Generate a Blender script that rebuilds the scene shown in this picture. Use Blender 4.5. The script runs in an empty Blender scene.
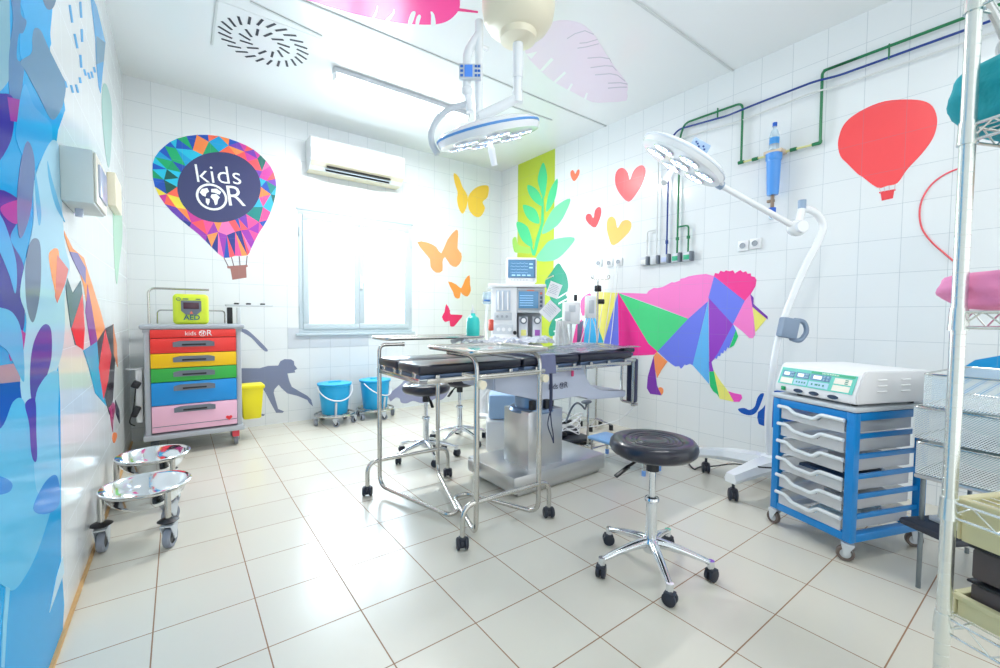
import bpy, bmesh, math, random
from math import sin, cos, pi, radians, hypot, atan2, sqrt
from mathutils import Vector, Matrix
random.seed(7)
COL = bpy.context.scene.collection
V = Vector
# ------------------------------------------------------------------ camera (calibrated), room metres
F = 432.46
YAW = radians(36.6707); PIT = radians(2.3135); ROL = radians(0.4587)
CZ = 1.07
XL, YB, XR, H = -0.327, 4.677, 3.487, 2.992
YF = -1.7
_f = V((sin(YAW)*cos(PIT), cos(YAW)*cos(PIT), -sin(PIT)))
_r0 = V((cos(YAW), -sin(YAW), 0)); _u0 = _r0.cross(_f)
_r = _r0*cos(ROL)+_u0*sin(ROL); _u = _u0*cos(ROL)-_r0*sin(ROL)
CAM = V((0, 0, CZ))
def hit(u, v, ax, val):
    d = _f*F+_r*(u-500)-_u*(v-334)
    return CAM+d*((val-CAM[ax])/d[ax])
# ------------------------------------------------------------------ materials
def lin(h):
    h = h.lstrip('#'); c = [int(h[i:i+2], 16)/255 for i in (0, 2, 4)]
    return tuple((x/12.92 if x <= .04045 else ((x+.055)/1.055)**2.4) for x in c)+(1,)
MATS = {}
def mat(name, col, rough=.5, metal=0, coat=0, trans=0, alpha=1, emit=0, spec=.5, grid=None, bump=0):
    if name in MATS: return MATS[name]
    m = bpy.data.materials.new(name); m.use_nodes = True
    nt = m.node_tree; b = nt.nodes['Principled BSDF']
    c = lin(col)
    b.inputs['Base Color'].default_value = c
    b.inputs['Roughness'].default_value = rough
    b.inputs['Metallic'].default_value = metal
    b.inputs['Coat Weight'].default_value = coat
    b.inputs['Coat Roughness'].default_value = .05
    b.inputs['Specular IOR Level'].default_value = spec
    if emit:
        b.inputs['Emission Color'].default_value = c; b.inputs['Emission Strength'].default_value = emit
    if trans:
        t = nt.nodes.new('ShaderNodeBsdfTransparent'); t.inputs[0].default_value = c
        mx = nt.nodes.new('ShaderNodeMixShader'); mx.inputs[0].default_value = trans
        nt.links.new(b.outputs[0], mx.inputs[1]); nt.links.new(t.outputs[0], mx.inputs[2])
        nt.links.new(mx.outputs[0], nt.nodes['Material Output'].inputs[0])
    if grid or bump:
        geo = nt.nodes.new('ShaderNodeNewGeometry')
    if grid:
        # grid = (axisA, axisB, offA, offB, sizeA, sizeB, halfwidth, linecolour, strength, variation)
        aA, aB, oA, oB, sA, sB, w, lc, st, var = grid
        sep = nt.nodes.new('ShaderNodeSeparateXYZ'); nt.links.new(geo.outputs['Position'], sep.inputs[0])
        def mth(op, a, bb=None):
            n = nt.nodes.new('ShaderNodeMath'); n.operation = op
            for i, x in enumerate((a, bb)):
                if x is None: continue
                if isinstance(x, (int, float)): n.inputs[i].default_value = x
                else: nt.links.new(x, n.inputs[i])
            return n.outputs[0]
        outs = []; cells = []
        for ax, o, s in ((aA, oA, sA), (aB, oB, sB)):
            q = mth('DIVIDE', mth('SUBTRACT', sep.outputs[ax], o), s)
            cells.append(mth('FLOOR', q))
            fr = mth('FRACT', q)
            dist = mth('MULTIPLY', mth('MINIMUM', fr, mth('SUBTRACT', 1.0, fr)), s)
            outs.append(mth('LESS_THAN', dist, w))
        mask = mth('MAXIMUM', outs[0], outs[1])
        comb = nt.nodes.new('ShaderNodeCombineXYZ')
        nt.links.new(cells[0], comb.inputs[0]); nt.links.new(cells[1], comb.inputs[1])
        wn = nt.nodes.new('ShaderNodeTexWhiteNoise'); wn.noise_dimensions = '3D'
        nt.links.new(comb.outputs[0], wn.inputs[0])
        hv = nt.nodes.new('ShaderNodeHueSaturation'); hv.inputs['Color'].default_value = c
        nt.links.new(mth('ADD', mth('MULTIPLY', wn.outputs['Value'], var), 1-var/2), hv.inputs['Value'])
        mix = nt.nodes.new('ShaderNodeMix'); mix.data_type = 'RGBA'
        nt.links.new(mth('MULTIPLY', mask, st), mix.inputs[0])
        nt.links.new(hv.outputs[0], mix.inputs[6]); mix.inputs[7].default_value = lin(lc)
        nt.links.new(mix.outputs[2], b.inputs['Base Color'])
        nt.links.new(mth('ADD', mth('MULTIPLY', mask, .5), rough), b.inputs['Roughness'])
        bp = nt.nodes.new('ShaderNodeBump'); bp.inputs['Strength'].default_value = .25; bp.inputs['Distance'].default_value = .002
        nt.links.new(mth('SUBTRACT', 1.0, mask), bp.inputs['Height']); nt.links.new(bp.outputs[0], b.inputs['Normal'])
    elif bump:
        no = nt.nodes.new('ShaderNodeTexNoise'); no.inputs['Scale'].default_value = bump
        nt.links.new(geo.outputs['Position'], no.inputs['Vector'])
        bp = nt.nodes.new('ShaderNodeBump'); bp.inputs['Strength'].default_value = .35; bp.inputs['Distance'].default_value = .01
        nt.links.new(no.outputs[0], bp.inputs['Height']); nt.links.new(bp.outputs[0], b.inputs['Normal'])
    MATS[name] = m; return m
TX, TZ, TY = (.055, .2027), (.115, .2065), (.2582, .2027)
GB = (0, 2, TX[0], TZ[0], TX[1], TZ[1], .0013, '#aeb9bf', .75, .03)
GS = (1, 2, TY[0], TZ[0], TY[1], TZ[1], .0013, '#aeb9bf', .75, .03)
def gd(g, st=.28): return g[:7]+('#9aa4b4', st, .02)
M_wb = mat('tile_back', '#e9edef', .16, grid=GB)
M_ws = mat('tile_side', '#e9edee', .14, grid=GS)
M_fl = mat('tile_floor', '#dad6c9', .24, spec=.55, grid=(0, 1, .2142, .0211, .30047, .30047,   .0021, '#8f6845', .95, .045))
M_ce = mat('ceiling_panel', '#eef1f1', .22, spec=.4)
M_strip = mat('joint_strip', '#cfd4d3', .4)
M_white = mat('white_plastic', '#f1f3f4', .28)
M_wpaint = mat('white_enamel', '#eef1f3', .22, coat=.3)
M_cream = mat('cream_plastic', '#ece4cb', .35)
M_grey = mat('grey_plastic', '#a9b0b8', .4)
M_lgrey = mat('light_grey', '#cfd5da', .4)
M_dgrey = mat('slate_grey', '#6c7682', .45)
M_black = mat('black_plastic', '#17191f', .4)
M_rub = mat('dark_rubber', '#262b38', .45)
M_blkvinyl = mat('black_vinyl', '#1c1e2e', .28, coat=.25)
M_navyv = mat('navy_vinyl', '#2b3050', .33, coat=.2)
M_chrome = mat('chrome', '#dfe3e8', .12, metal=1)
M_steel = mat('steel_tube', '#c9c7c2', .22, metal=1)
M_brush = mat('brushed_steel', '#cfd0d1', .3, metal=1, bump=0)
M_gwheel = mat('grey_tyre', '#8c929f', .5)
M_bwheel = mat('brown_tyre', '#6e625c', .5)
M_alu = mat('aluminium_frame', '#c9d8e0', .4)
M_blue = mat('blue_frame_paint', '#0088d6', .35, coat=.2)
M_bucket = mat('bucket_blue', '#18aee8', .35)
M_yel = mat('bin_yellow', '#f4e41c', .4)
M_clear = mat('clear_tray', '#ffffff', .25, trans=.55)
M_glass = mat('window_glass', '#f4fbff', .05, trans=.93)
M_lid = mat('clear_plastic', '#e8f4fa', .1, trans=.6)
M_screen = mat('screen_glow', '#5787ad', .2, emit=.3)
M_screen2 = mat('screen_light', '#9cc6e4', .3, emit=.5)
M_cloth = mat('grey_drape', '#a9aec4', .25, coat=.8, bump=35)
M_teal = mat('teal_cloth', '#0f9aa6', .8, bump=40)
M_tube = mat('tube_glow', '#f3faff', .5, emit=28)
def flat(col, rough=.35, g=None, nm=None):
    n = nm or 'paint_'+col.strip('#')+('_%s' % ('b' if g is GB else 's' if g is GS else 'n'))
    return mat(n, col, rough, grid=gd(g) if g else None)
# ------------------------------------------------------------------ geometry
class G:
    def __init__(s): s.bm = bmesh.new(); s.mi = 0
    def face(s, vs):
        try:
            f = s.bm.faces.new(vs); f.material_index = s.mi; return f
        except ValueError: return None
    def merge(s, b2, M=None):
        if M is not None: bmesh.ops.transform(b2, matrix=M, verts=b2.verts)
        mp = {v: s.bm.verts.new(v.co) for v in b2.verts}
        for f in b2.faces: s.face([mp[v] for v in f.verts])
        b2.free(); return s
    def box(s, c, d, bev=0, R=None, seg=2, taper=None):
        b = bmesh.new(); bmesh.ops.create_cube(b, size=1)
        for v in b.verts:
            k = 1
            if taper is not None and v.co.z < 0: k = taper
            v.co = V((v.co.x*d[0]*k, v.co.y*d[1]*k, v.co.z*d[2]))
        if bev: bmesh.ops.bevel(b, geom=b.edges[:], offset=min(bev, min(d)*.49), segments=seg, affect='EDGES', profile=.5)
        M = Matrix.Translation(c) @ (R if R is not None else Matrix.Identity(4))
        return s.merge(b, M)
    def ring(s, c, X, Y, r, n): return [s.bm.verts.new(c+X*(r*cos(2*pi*i/n))+Y*(r*sin(2*pi*i/n))) for i in range(n)]
    def bridge(s, a, b):
        n = len(a)
        for i in range(n): s.face([a[i], a[(i+1) % n], b[(i+1) % n], b[i]])
    def cyl(s, p0, p1, r0, r1=None, n=16, cap=True):
        p0, p1 = V(p0), V(p1); r1 = r0 if r1 is None else r1
        Z = (p1-p0).normalized(); X = Z.orthogonal().normalized(); Y = Z.cross(X)
        a, b = s.ring(p0, X, Y, r0, n), s.ring(p1, X, Y, r1, n); s.bridge(a, b)
        if cap: s.face(a[::-1]); s.face(b)
        return s
    def tube(s, pts, r, n=8, closed=False):
        pts = [V(p) for p in pts]; m = len(pts)
        T = []
        for i in range(m):
            a = pts[i-1] if (i or closed) else pts[0]; b = pts[(i+1) % m] if (i < m-1 or closed) else pts[-1]
            T.append((b-a).normalized())
        X = T[0].orthogonal().normalized(); rs = []
        for i in range(m):
            X = (X-T[i]*X.dot(T[i])).normalized(); Y = T[i].cross(X)
            rr = r[i] if isinstance(r, (list, tuple)) else r
            rs.append(s.ring(pts[i], X, Y, rr, n))
        for i in range(m-1): s.bridge(rs[i], rs[i+1])
        if closed:
            a, b = rs[-1], rs[0]
            k = min(range(n), key=lambda k: (a[0].co-b[k].co).length)
            s.bridge(a, b[k:]+b[:k])
        else: s.face(rs[0][::-1]); s.face(rs[-1])
        return s
    def lathe(s, prof, c=(0, 0, 0), n=32, M=None, sx=1, sy=1):
        b = bmesh.new(); rs = []
        for r, z in prof:
            if r < 1e-5: rs.append([b.verts.new((0, 0, z))])
            else: rs.append([b.verts.new((r*sx*cos(2*pi*i/n), r*sy*sin(2*pi*i/n), z)) for i in range(n)])
        for A, B in zip(rs, rs[1:]):
            for i in range(n):
                q = [A[i % len(A)], A[(i+1) % n % len(A)], B[(i+1) % n % len(B)], B[i % len(B)]]
                u = []
                for v in q:
                    if v not in u: u.append(v)
                if len(u) > 2: b.faces.new(u)
        return s.merge(b, Matrix.Translation(c) @ (M if M is not None else Matrix.Identity(4)))
    def ball(s, c, r, sc=(1, 1, 1), R=None, n=16):
        b = bmesh.new(); bmesh.ops.create_uvsphere(b, u_segments=n, v_segments=max(6, n//2), radius=r)
        return s.merge(b, Matrix.Translation(c) @ (R if R is not None else Matrix.Identity(4)) @ Matrix.Diagonal((*sc, 1)))
    def slab(s, pts, off):
        "polygon pts (3-D, planar) extruded by vector off"
        off = V(off); a = [s.bm.verts.new(V(p)) for p in pts]; b = [s.bm.verts.new(V(p)+off) for p in pts]
        s.face(a[::-1]); s.face(b); s.bridge(a, b); return s
MW = {}
def world(o): return MW.get(o.name, Matrix.Identity(4))
def tag(o, label=None, cat=None, group=None, kind=None):
    for k, v in (('label', label), ('category', cat), ('group', group), ('kind', kind)):
        if v: o[k] = v
    return o
def thing(name, label, cat, loc=(0, 0, 0), rz=0, group=None):
    o = bpy.data.objects.new(name, None); COL.objects.link(o)
    o.empty_display_size = .05
    o.location = loc; o.rotation_euler = (0, 0, rz)
    MW[o.name] = Matrix.Translation(loc) @ Matrix.Rotation(rz, 4, 'Z')
    return tag(o, label, cat, group)
def put(name, g, m, parent=None, label=None, cat=None, group=None, kind=None, local=False, loc=None, sharp=35):
    bm = g.bm if isinstance(g, G) else g
    bmesh.ops.recalc_face_normals(bm, faces=bm.faces)
    base = world(parent) if parent else (Matrix.Translation(loc) if loc is not None else Matrix.Identity(4))
    if not local: bmesh.ops.transform(bm, matrix=base.inverted(), verts=bm.verts)
    me = bpy.data.meshes.new(name); bm.to_mesh(me); bm.free()
    for mm in (m if isinstance(m, (list, tuple)) else [m]): me.materials.append(mm)
    me.polygons.foreach_set('use_smooth', [True]*len(me.polygons))
    me.set_sharp_from_angle(angle=radians(sharp))
    o = bpy.data.objects.new(name, me); COL.objects.link(o)
    if parent: o.parent = parent; MW[o.name] = base
    elif loc is not None: o.location = loc; MW[o.name] = base
    return tag(o, label, cat, group, kind)
def dup(root, loc, rz=None, label=None, group=None):
    def rec(o, p):
        c = o.copy(); COL.objects.link(c); c.parent = p
        for ch in list(o.children): rec(ch, c)
        return c
    kids = list(root.children)
    r = root.copy(); COL.objects.link(r); r.location = loc
    if rz is not None: r.rotation_euler = (0, 0, rz)
    for ch in kids: rec(ch, r)
    MW[r.name] = Matrix.Translation(loc) @ Matrix.Rotation(rz or 0, 4, 'Z')
    return tag(r, label, None, group)
def fillet(pts, rad, seg=6, closed=False):
    pts = [V(p) for p in pts]; out = []; n = len(pts)
    for i, p in enumerate(pts):
        if not closed and i in (0, n-1): out.append(p); continue
        a, b = pts[i-1]-p, pts[(i+1) % n]-p
        rr = min(rad, a.length*.48, b.length*.48)
        A, B = p+a.normalized()*rr, p+b.normalized()*rr
        for k in range(seg+1):
            t = k/seg; out.append(A*(1-t)**2+p*2*t*(1-t)+B*t*t)
    return out
def cat(pts, seg=6, closed=True):
    "Catmull-Rom through points"
    pts = [V(p) if len(p) == 3 else V((p[0], p[1], 0)) for p in pts]; n = len(pts); out = []
    for i in range(n if closed else n-1):
        g = (lambda k: pts[k % n]) if closed else (lambda k: pts[max(0, min(n-1, k))])
        p0, p1, p2, p3 = g(i-1), g(i), g(i+1), g(i+2)
        for k in range(seg):
            t = k/seg
            out.append(.5*((2*p1)+(p2-p0)*t+(2*p0-5*p1+4*p2-p3)*t*t+(3*p1-p0-3*p2+p3)*t**3))
    if not closed: out.append(pts[-1])
    return out
def rotm(ax, a): return Matrix.Rotation(a, 4, ax)
# planes: pixel traces of the flat artwork, laid on the real wall plane
WALL = {'B': (1, YB, V((0, -1, 0))), 'R': (0, XR, V((-1, 0, 0))), 'L': (0, XL, V((1, 0, 0))), 'C': (2, H, V((0, 0, -1)))}
def onwall(w, px, off=0):
    ax, val, n = WALL[w]; return [hit(u, v, ax, val)+n*off for u, v in px]
def crop(x0, y0, s, pts): return [(x0+x/s, y0+y/s) for x, y in pts]
NDEC = [0]
def decal(g, w, px, smooth=0, lay=0, th=.0008):
    NDEC[0] = (NDEC[0]+1) % 60; th += NDEC[0]*.000008
    if smooth: px = [(p.x, p.y) for p in cat(px, smooth)]
    n = WALL[w][2]; P = onwall(w, px, .0003)
    g.slab(P, n*(th+lay*.00012)); return g
def text_geo(g, body, size, origin, X, Y, thick=.001, bold=0, spacing=1):
    cu = bpy.data.curves.new('t', 'FONT'); cu.body = body; cu.size = size; cu.extrude = thick; cu.offset = bold
    cu.align_x = 'CENTER'; cu.align_y = 'CENTER'; cu.resolution_u = 3; cu.space_character = spacing
    o = bpy.data.objects.new('t', cu); COL.objects.link(o)
    bpy.context.view_layer.update()
    me = bpy.data.meshes.new_from_object(o.evaluated_get(bpy.context.evaluated_depsgraph_get()))
    b = bmesh.new(); b.from_mesh(me); bpy.data.objects.remove(o); bpy.data.curves.remove(cu); bpy.data.meshes.remove(me)
    X, Y = V(X).normalized(), V(Y).normalized(); Z = X.cross(Y)
    M = Matrix((X, Y, Z)).transposed().to_4x4(); M.translation = V(origin)
    return g.merge(b, M)
def globe_r(g, origin, X, Y, s, mi_fg, mi_bg=None, letter=True):
    "kidsOR mark: globe as the O, then R"
    X, Y = V(X).normalized(), V(Y).normalized(); N = X.cross(Y); o = V(origin)
    g.mi = mi_fg
    n = 28; R, r = s*.5, s*.42
    A = [g.bm.verts.new(o+(X*cos(2*pi*i/n)+Y*sin(2*pi*i/n))*R+N*.001) for i in range(n)]
    B = [g.bm.verts.new(o+(X*cos(2*pi*i/n)+Y*sin(2*pi*i/n))*r+N*.001) for i in range(n)]
    g.bridge(A, B)
    blobs = [[(-.28, .28), (-.1, .33), (-.06, .2), (-.16, .12), (-.2, .0), (-.3, .05), (-.36, .15)],
             [(-.2, -.05), (-.08, -.08), (-.1, -.2), (-.17, -.32), (-.22, -.2)],
             [(.02, .3), (.2, .32), (.33, .2), (.26, .1), (.12, .16), (.0, .18)],
             [(.0, .1), (.16, .12), (.26, .0), (.18, -.1), (.14, -.26), (.06, -.3), (.04, -.12), (-.04, .0)]]
    for bl in blobs: g.slab([o+X*(x*s)+Y*(y*s)+N*.0006 for x, y in bl], N*.0006)
    if letter: text_geo(g, 'R', s*1.36, o+X*(s*.93)+N*.0004, X, Y, .0006)
    g.mi = 0
def caster(parent, c, r=.025, w=.02, yaw=0, m=None, fork=None, twin=True, stem=.03, name='caster'):
    c = V(c); D = V((cos(yaw), sin(yaw), 0)); A = V((-sin(yaw), cos(yaw), 0))
    g = G(); cc = c+V((0, 0, r))
    g.cyl(cc+V((0, 0, r*(.2 if twin else 1.3))), c+V((0, 0, 2*r+stem)), r*.24, n=10)
    off = D*(r*.35)
    if twin: g.cyl(cc-A*w*.18, cc+A*w*.18, r*.75, n=16); g.box(cc+V((0, 0, r*.75)), (r*1.2, w*.8, r*.7), r*.2, R=rotm('Z', yaw))
    else:
        cc = cc+D*r*.3
        for sgn in (-1, 1): g.slab([cc+A*sgn*w*.66+D*a_*r+V((0, 0, b_2*r)) for a_, b_2 in ((-.9, 1.25), (.5, 1.25), (.22, -.15), (-.12, -.2), (-.3, .2))], A*sgn*r*.08)
        g.box(cc-D*r*.2+V((0, 0, r*1.3)), (r*1.4, w*1.6, r*.14), r*.05, R=rotm('Z', yaw))
    o = put(name, g, fork or M_rub, parent)
    h = G()
    if twin:
        for sgn in (-1, 1): h.lathe([(0, -w*.2), (r*.75, -w*.22), (r, -w*.12), (r, w*.12), (r*.75, w*.22), (0, w*.2)], cc+A*sgn*w*.42, 20, rotm('Z', yaw) @ rotm('X', pi/2))
        put('wheel', h, m or M_rub, o)
    else:
        h.lathe([(r*.62, -w*.42), (r*.9, -w*.5), (r, -w*.3), (r, w*.3), (r*.9, w*.5), (r*.62, w*.42)], cc, 24, rotm('Z', yaw) @ rotm('X', pi/2))
        put('wheel', h, m or M_gwheel, o)
        k = G(); k.lathe([(0, -w*.4), (r*.62, -w*.3), (r*.62, w*.3), (0, w*.4)], cc, 20, rotm('Z', yaw) @ rotm('X', pi/2))
        put('hub', k, M_black if m is not M_bwheel else M_lgrey, o)
    return o
def pipe_run(g, px, r=.008, off=.03, rad=.05):
    P = onwall('R', px, off)
    g.tube(fillet(P, rad, 5), r, 8)

# ================================================================== SETTING
g = G(); g.box(((XL+XR)/2, (YF+YB)/2, -.05), (XR-XL+.4, YB-YF+.4, .1)); put('floor', g, M_fl, kind='structure')
g = G(); g.box(((XL+XR)/2, (YF+YB)/2, H+.05), (XR-XL+.4, YB-YF+.4, .1)); put('ceiling', g, M_ce, kind='structure')
g = G(); g.box((XL-.1, (YF+YB)/2, H/2), (.2, YB-YF, H)); put('wall_left', g, M_ws, kind='structure')
g = G(); g.box((XR+.1, (YF+YB)/2, H/2), (.2, YB-YF, H)); put('wall_right', g, M_ws, kind='structure')
wx0, wx1, wz0, wz1 = .97, 2.195, .885, 2.12
g = G(); T = .2
g.box(((XL-T+wx0)/2, YB+T/2, H/2), (wx0-XL+T, T, H)); g.box(((XR+T+wx1)/2, YB+T/2, H/2), (XR+T-wx1, T, H))
g.box(((wx0+wx1)/2, YB+T/2, wz0/2), (wx1-wx0, T, wz0)); g.box(((wx0+wx1)/2, YB+T/2, (wz1+H)/2), (wx1-wx0, T, H-wz1))
put('wall_back', g, M_wb, kind='structure')
# darker replaced tiles below the window
g = G()
for i in range(4): g.box((TX[0]+TX[1]*(4.5+i), YB-.001, TZ[0]+TZ[1]*3.5), (TX[1]-.004, .003, TZ[1]-.006), .0008, seg=1)
put('trim_1', g, mat('grey_tile', '#d2d8df', .2), kind='structure')
# wooden skirting edge on the left wall foot
g = G(); g.box((XL+.005, 1.6, .008), (.010, 6.1, .016)); put('baseboard_left', g, mat('raw_edge', '#cfa772', .8, bump=90), kind='structure')
# ceiling joint strips
for i, (a, b) in enumerate([((305, 0), (605, 126)), ((635, 0), (732, 70)), ((212, 44), (217, 0)), ((250, 1), (322, 36)), ((508, 105), (552, 120))]):
    A, B = onwall('C', [a, b])
    if i == 0: A = V((XL+.9, 2.915, H)); B = V((XR, 2.925, H))
    if i == 1: A = V((XL, 1.687, H)); B = V((XR, 1.687, H))
    d = (B-A); g = G(); g.box((A+B)/2-V((0, 0, .004)), (d.length, .017, .008), .002, R=rotm('Z', atan2(d.y, d.x)), seg=1)
    put('trim_%d' % (i+2), g, M_strip, kind='structure')
# window
g = G(); fy = YB+.03; fw = .045
g.box(((wx0+wx1)/2, fy, wz1-fw/2), (wx1-wx0, .07, fw), .003); g.box(((wx0+wx1)/2, fy, wz0+fw/2), (wx1-wx0, .07, fw), .003)
for x in (wx0+fw/2, wx1-fw/2): g.box((x, fy, (wz0+wz1)/2), (fw, .07, wz1-wz0-2*fw), .003)
g.box(((wx0+wx1)/2, YB-.014, wz0-.012), (wx1-wx0+.06, .026, .024), .004)
g.box(((wx0+wx1)/2, YB-.006, wz1+.007), (wx1-wx0+.03, .010, .02), .003)
win = put('window_1', g, M_alu, kind='structure')
xm = 1.575
for k, (a, b) in enumerate(((wx0+fw-.005, xm), (xm, wx1-fw+.005))):
    g = G(); z0, z1, sw = wz0+fw-.004, wz1-fw+.004, .058
    for z in (z0+sw/2, z1-sw/2): g.box(((a+b)/2, fy-.022, z), (b-a-.002, .05, sw), .004)
    for x in (a+sw/2, b-sw/2): g.box((x, fy-.022, (z0+z1)/2), (sw, .05, z1-z0-2*sw), .004)
    s = put('sash', g, M_alu, win)
    g = G(); g.box(((a+b)/2, fy-.02, (z0+z1)/2), (b-a-2*sw-.002, .008, z1-z0-2*sw-.002)); put('pane', g, M_glass, s)
    if k == 1:
        g = G(); g.box((a+.02, fy-.055, 1.42), (.03, .02, .13), .006); g.box((a+.06, fy-.075, 1.44), (.11, .014, .022), .006)
        put('handle', g, M_white, s, label='white window handle')
g = G()
for z in (1.12, 1.9):
    for x in (wx0+.012, wx1-.012): g.cyl((x, YB-.014, z-.04), (x, YB-.014, z+.04), .007)
put('hinge', g, M_alu, win)

# ================================================================== WALL ART
def art(name, label, w, polys, parts=None, group=None, cat_='wall art', loc=None):
    "polys: list of (colour, px list, smooth)"
    gg = {'B': GB, 'R': GS, 'L': GS, 'C': None}[w]
    g = G(); mats = []
    for i, (c, px, sm) in enumerate(polys):
        m = flat(c, .2 if w == 'L' else .3, gg)
        if m not in mats: mats.append(m)
        g.mi = mats.index(m); decal(g, w, px, sm, lay=i*.5)
    c = sum((v.co for v in g.bm.verts), V())/len(g.bm.verts)
    c = V((c.x, c.y, min(v.co.z for v in g.bm.verts)))
    return put(name, g, mats, label=label, cat=cat_, group=group, loc=c)
A6 = lambda p: crop(250, 167, 4, p)
GBUT = 'butterfly stickers beside the window'
art('butterfly_sticker', 'large golden yellow butterfly sticker, topmost of the butterflies beside the window', 'B', [
    ('#ffd04e', A6([(815, 25), (835, 40), (850, 80), (870, 115), (868, 150), (862, 170), (850, 187), (835, 165), (828, 130), (830, 100), (818, 60)]), 3),
    ('#ffd04e', A6([(873, 118), (900, 85), (935, 73), (955, 80), (950, 120), (930, 140), (940, 165), (925, 195), (905, 200), (885, 185), (873, 160)]), 3)], group=GBUT)
art('butterfly_sticker', 'large pale orange butterfly sticker below the yellow one, right of the window', 'B', [
    ('#ffac72', A6([(668, 300), (710, 302), (745, 320), (765, 345), (790, 290), (825, 250), (833, 270), (830, 325), (845, 345), (845, 375), (825, 400), (800, 390), (780, 360), (770, 380), (770, 415), (745, 423), (722, 400), (720, 370), (700, 345)]), 2)], group=GBUT)
art('butterfly_sticker', 'small bright orange butterfly sticker between the large orange and the pink butterfly', 'B', [
    ('#ffa04e', A6([(792, 458), (825, 470), (845, 485), (860, 450), (878, 433), (880, 470), (883, 495), (870, 518), (850, 510), (843, 500), (838, 525), (820, 522), (812, 500)]), 2)], group=GBUT)
art('butterfly_sticker', 'small crimson pink butterfly sticker, lowest of the butterflies beside the window', 'B', [
    ('#f0316c', A6([(785, 548), (800, 575), (803, 590), (850, 592), (835, 615), (815, 638), (800, 635), (798, 615), (780, 620), (768, 600), (778, 580)]), 2)], group=GBUT)
A7 = lambda p: crop(500, 167, 4, p)
GH = 'heart stickers on the right wall'
art('heart_sticker', 'large coral red heart sticker, highest and biggest of the hearts', 'R', [('#fb5c62', A7([(515, 139), (480, 108), (462, 70), (462, 30), (475, 8), (495, 5), (512, 25), (519, 52), (532, 20), (552, -2), (572, -6), (583, 15), (575, 55), (550, 100)]), 3)], group=GH)
art('heart_sticker', 'tiny orange heart sticker right beside the lime green panel', 'R', [('#ff8361', A7([(298, 57), (285, 42), (282, 22), (290, 12), (298, 20), (301, 28), (310, 12), (318, 12), (316, 32)]), 3)], group=GH)
art('heart_sticker', 'small tilted red heart sticker left of the yellow heart', 'R', [('#fb5c62', A7([(383, 241), (358, 230), (343, 208), (347, 190), (362, 188), (374, 205), (380, 175), (392, 161), (404, 165), (403, 195)]), 3)], group=GH)
art('heart_sticker', 'pale yellow heart sticker, lowest of the hearts', 'R', [('#ffc76a', A7([(455, 314), (435, 280), (427, 240), (432, 208), (448, 198), (462, 212), (470, 245), (488, 218), (512, 212), (526, 228), (515, 262)]), 3)], group=GH)
# lime panel with the plant
A3 = lambda p: crop(500, 150, 5.567, p)
lp = onwall('R', [(518.2, 165), (555.2, 150)])
g = G(); ya, yb = lp[0].y, lp[1].y
g.slab([V((XR-.0003, ya, .35)), V((XR-.0003, ya, H-.003)), V((XR-.0003, yb, H-.003)), V((XR-.0003, yb, .35))], (-.0012, 0, 0))
put('wall_panel', g, flat('#bfd13c', .3, GS), label='tall lime green strip painted on the right wall near the corner', cat='wall art', loc=V((XR, (ya+yb)/2, .35)))
lv = [[(240, 70), (260, 120), (262, 180), (245, 268), (220, 210), (212, 150)], [(155, 195), (200, 215), (230, 260), (240, 315), (190, 285), (160, 240)],
      [(320, 160), (318, 220), (300, 290), (258, 345), (265, 270), (285, 210)], [(130, 305), (190, 325), (215, 365), (218, 410), (170, 395), (140, 355)],
      [(390, 270), (370, 340), (320, 420), (236, 468), (260, 390), (310, 315)], [(95, 400), (140, 415), (165, 450), (182, 538), (130, 510), (100, 450)],
      [(415, 488), (370, 560), (300, 615), (202, 612), (240, 545), (290, 500)]]
cols = ['#4cd892', '#4cd892', '#52da96', '#4cd892', '#7ce6a8', '#4cd892', '#7ce6a8']
pol = [('#a6dd62', A3([(70, 500), (90, 485), (105, 530), (170, 545), (175, 575), (110, 572), (80, 565)]), 3)]
pol.append(('#46d28b', A3([(236, 250), (244, 250), (245, 400), (222, 490), (205, 560), (195, 590), (180, 585), (165, 520), (172, 520), (188, 560), (200, 500), (228, 410)]), 0))
for c, l in zip(cols, lv): pol.append((c, A3(l), 4))
g_plant = art('plant_sticker', 'green leafy branch sticker climbing over the lime green strip', 'R', pol)
g_plant.location.x -= .0016
A5 = lambda p: crop(470, 240, 6.68, p)
o = art('leaf_sticker', 'dark teal split leaf sticker behind the hanging papers', 'R', [('#159a7c', A5([(590, 155), (622, 195), (645, 235), (657, 300), (650, 345), (640, 370), (650, 385), (638, 450), (632, 520), (610, 600), (540, 645), (528, 590), (560, 500), (540, 400), (505, 300), (508, 265), (545, 215)]), 3),
    ('#eef3f5', A5([(585, 385), (650, 345), (655, 352), (590, 392)]), 0), ('#eef3f5', A5([(592, 420), (655, 385), (650, 400), (592, 432)]), 0), ('#eef3f5', A5([(568, 530), (630, 512), (632, 522), (570, 542)]), 0), ('#eef3f5', A5([(560, 605), (612, 598), (610, 610), (560, 615)]), 0)])
o.location.x -= .002
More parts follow.
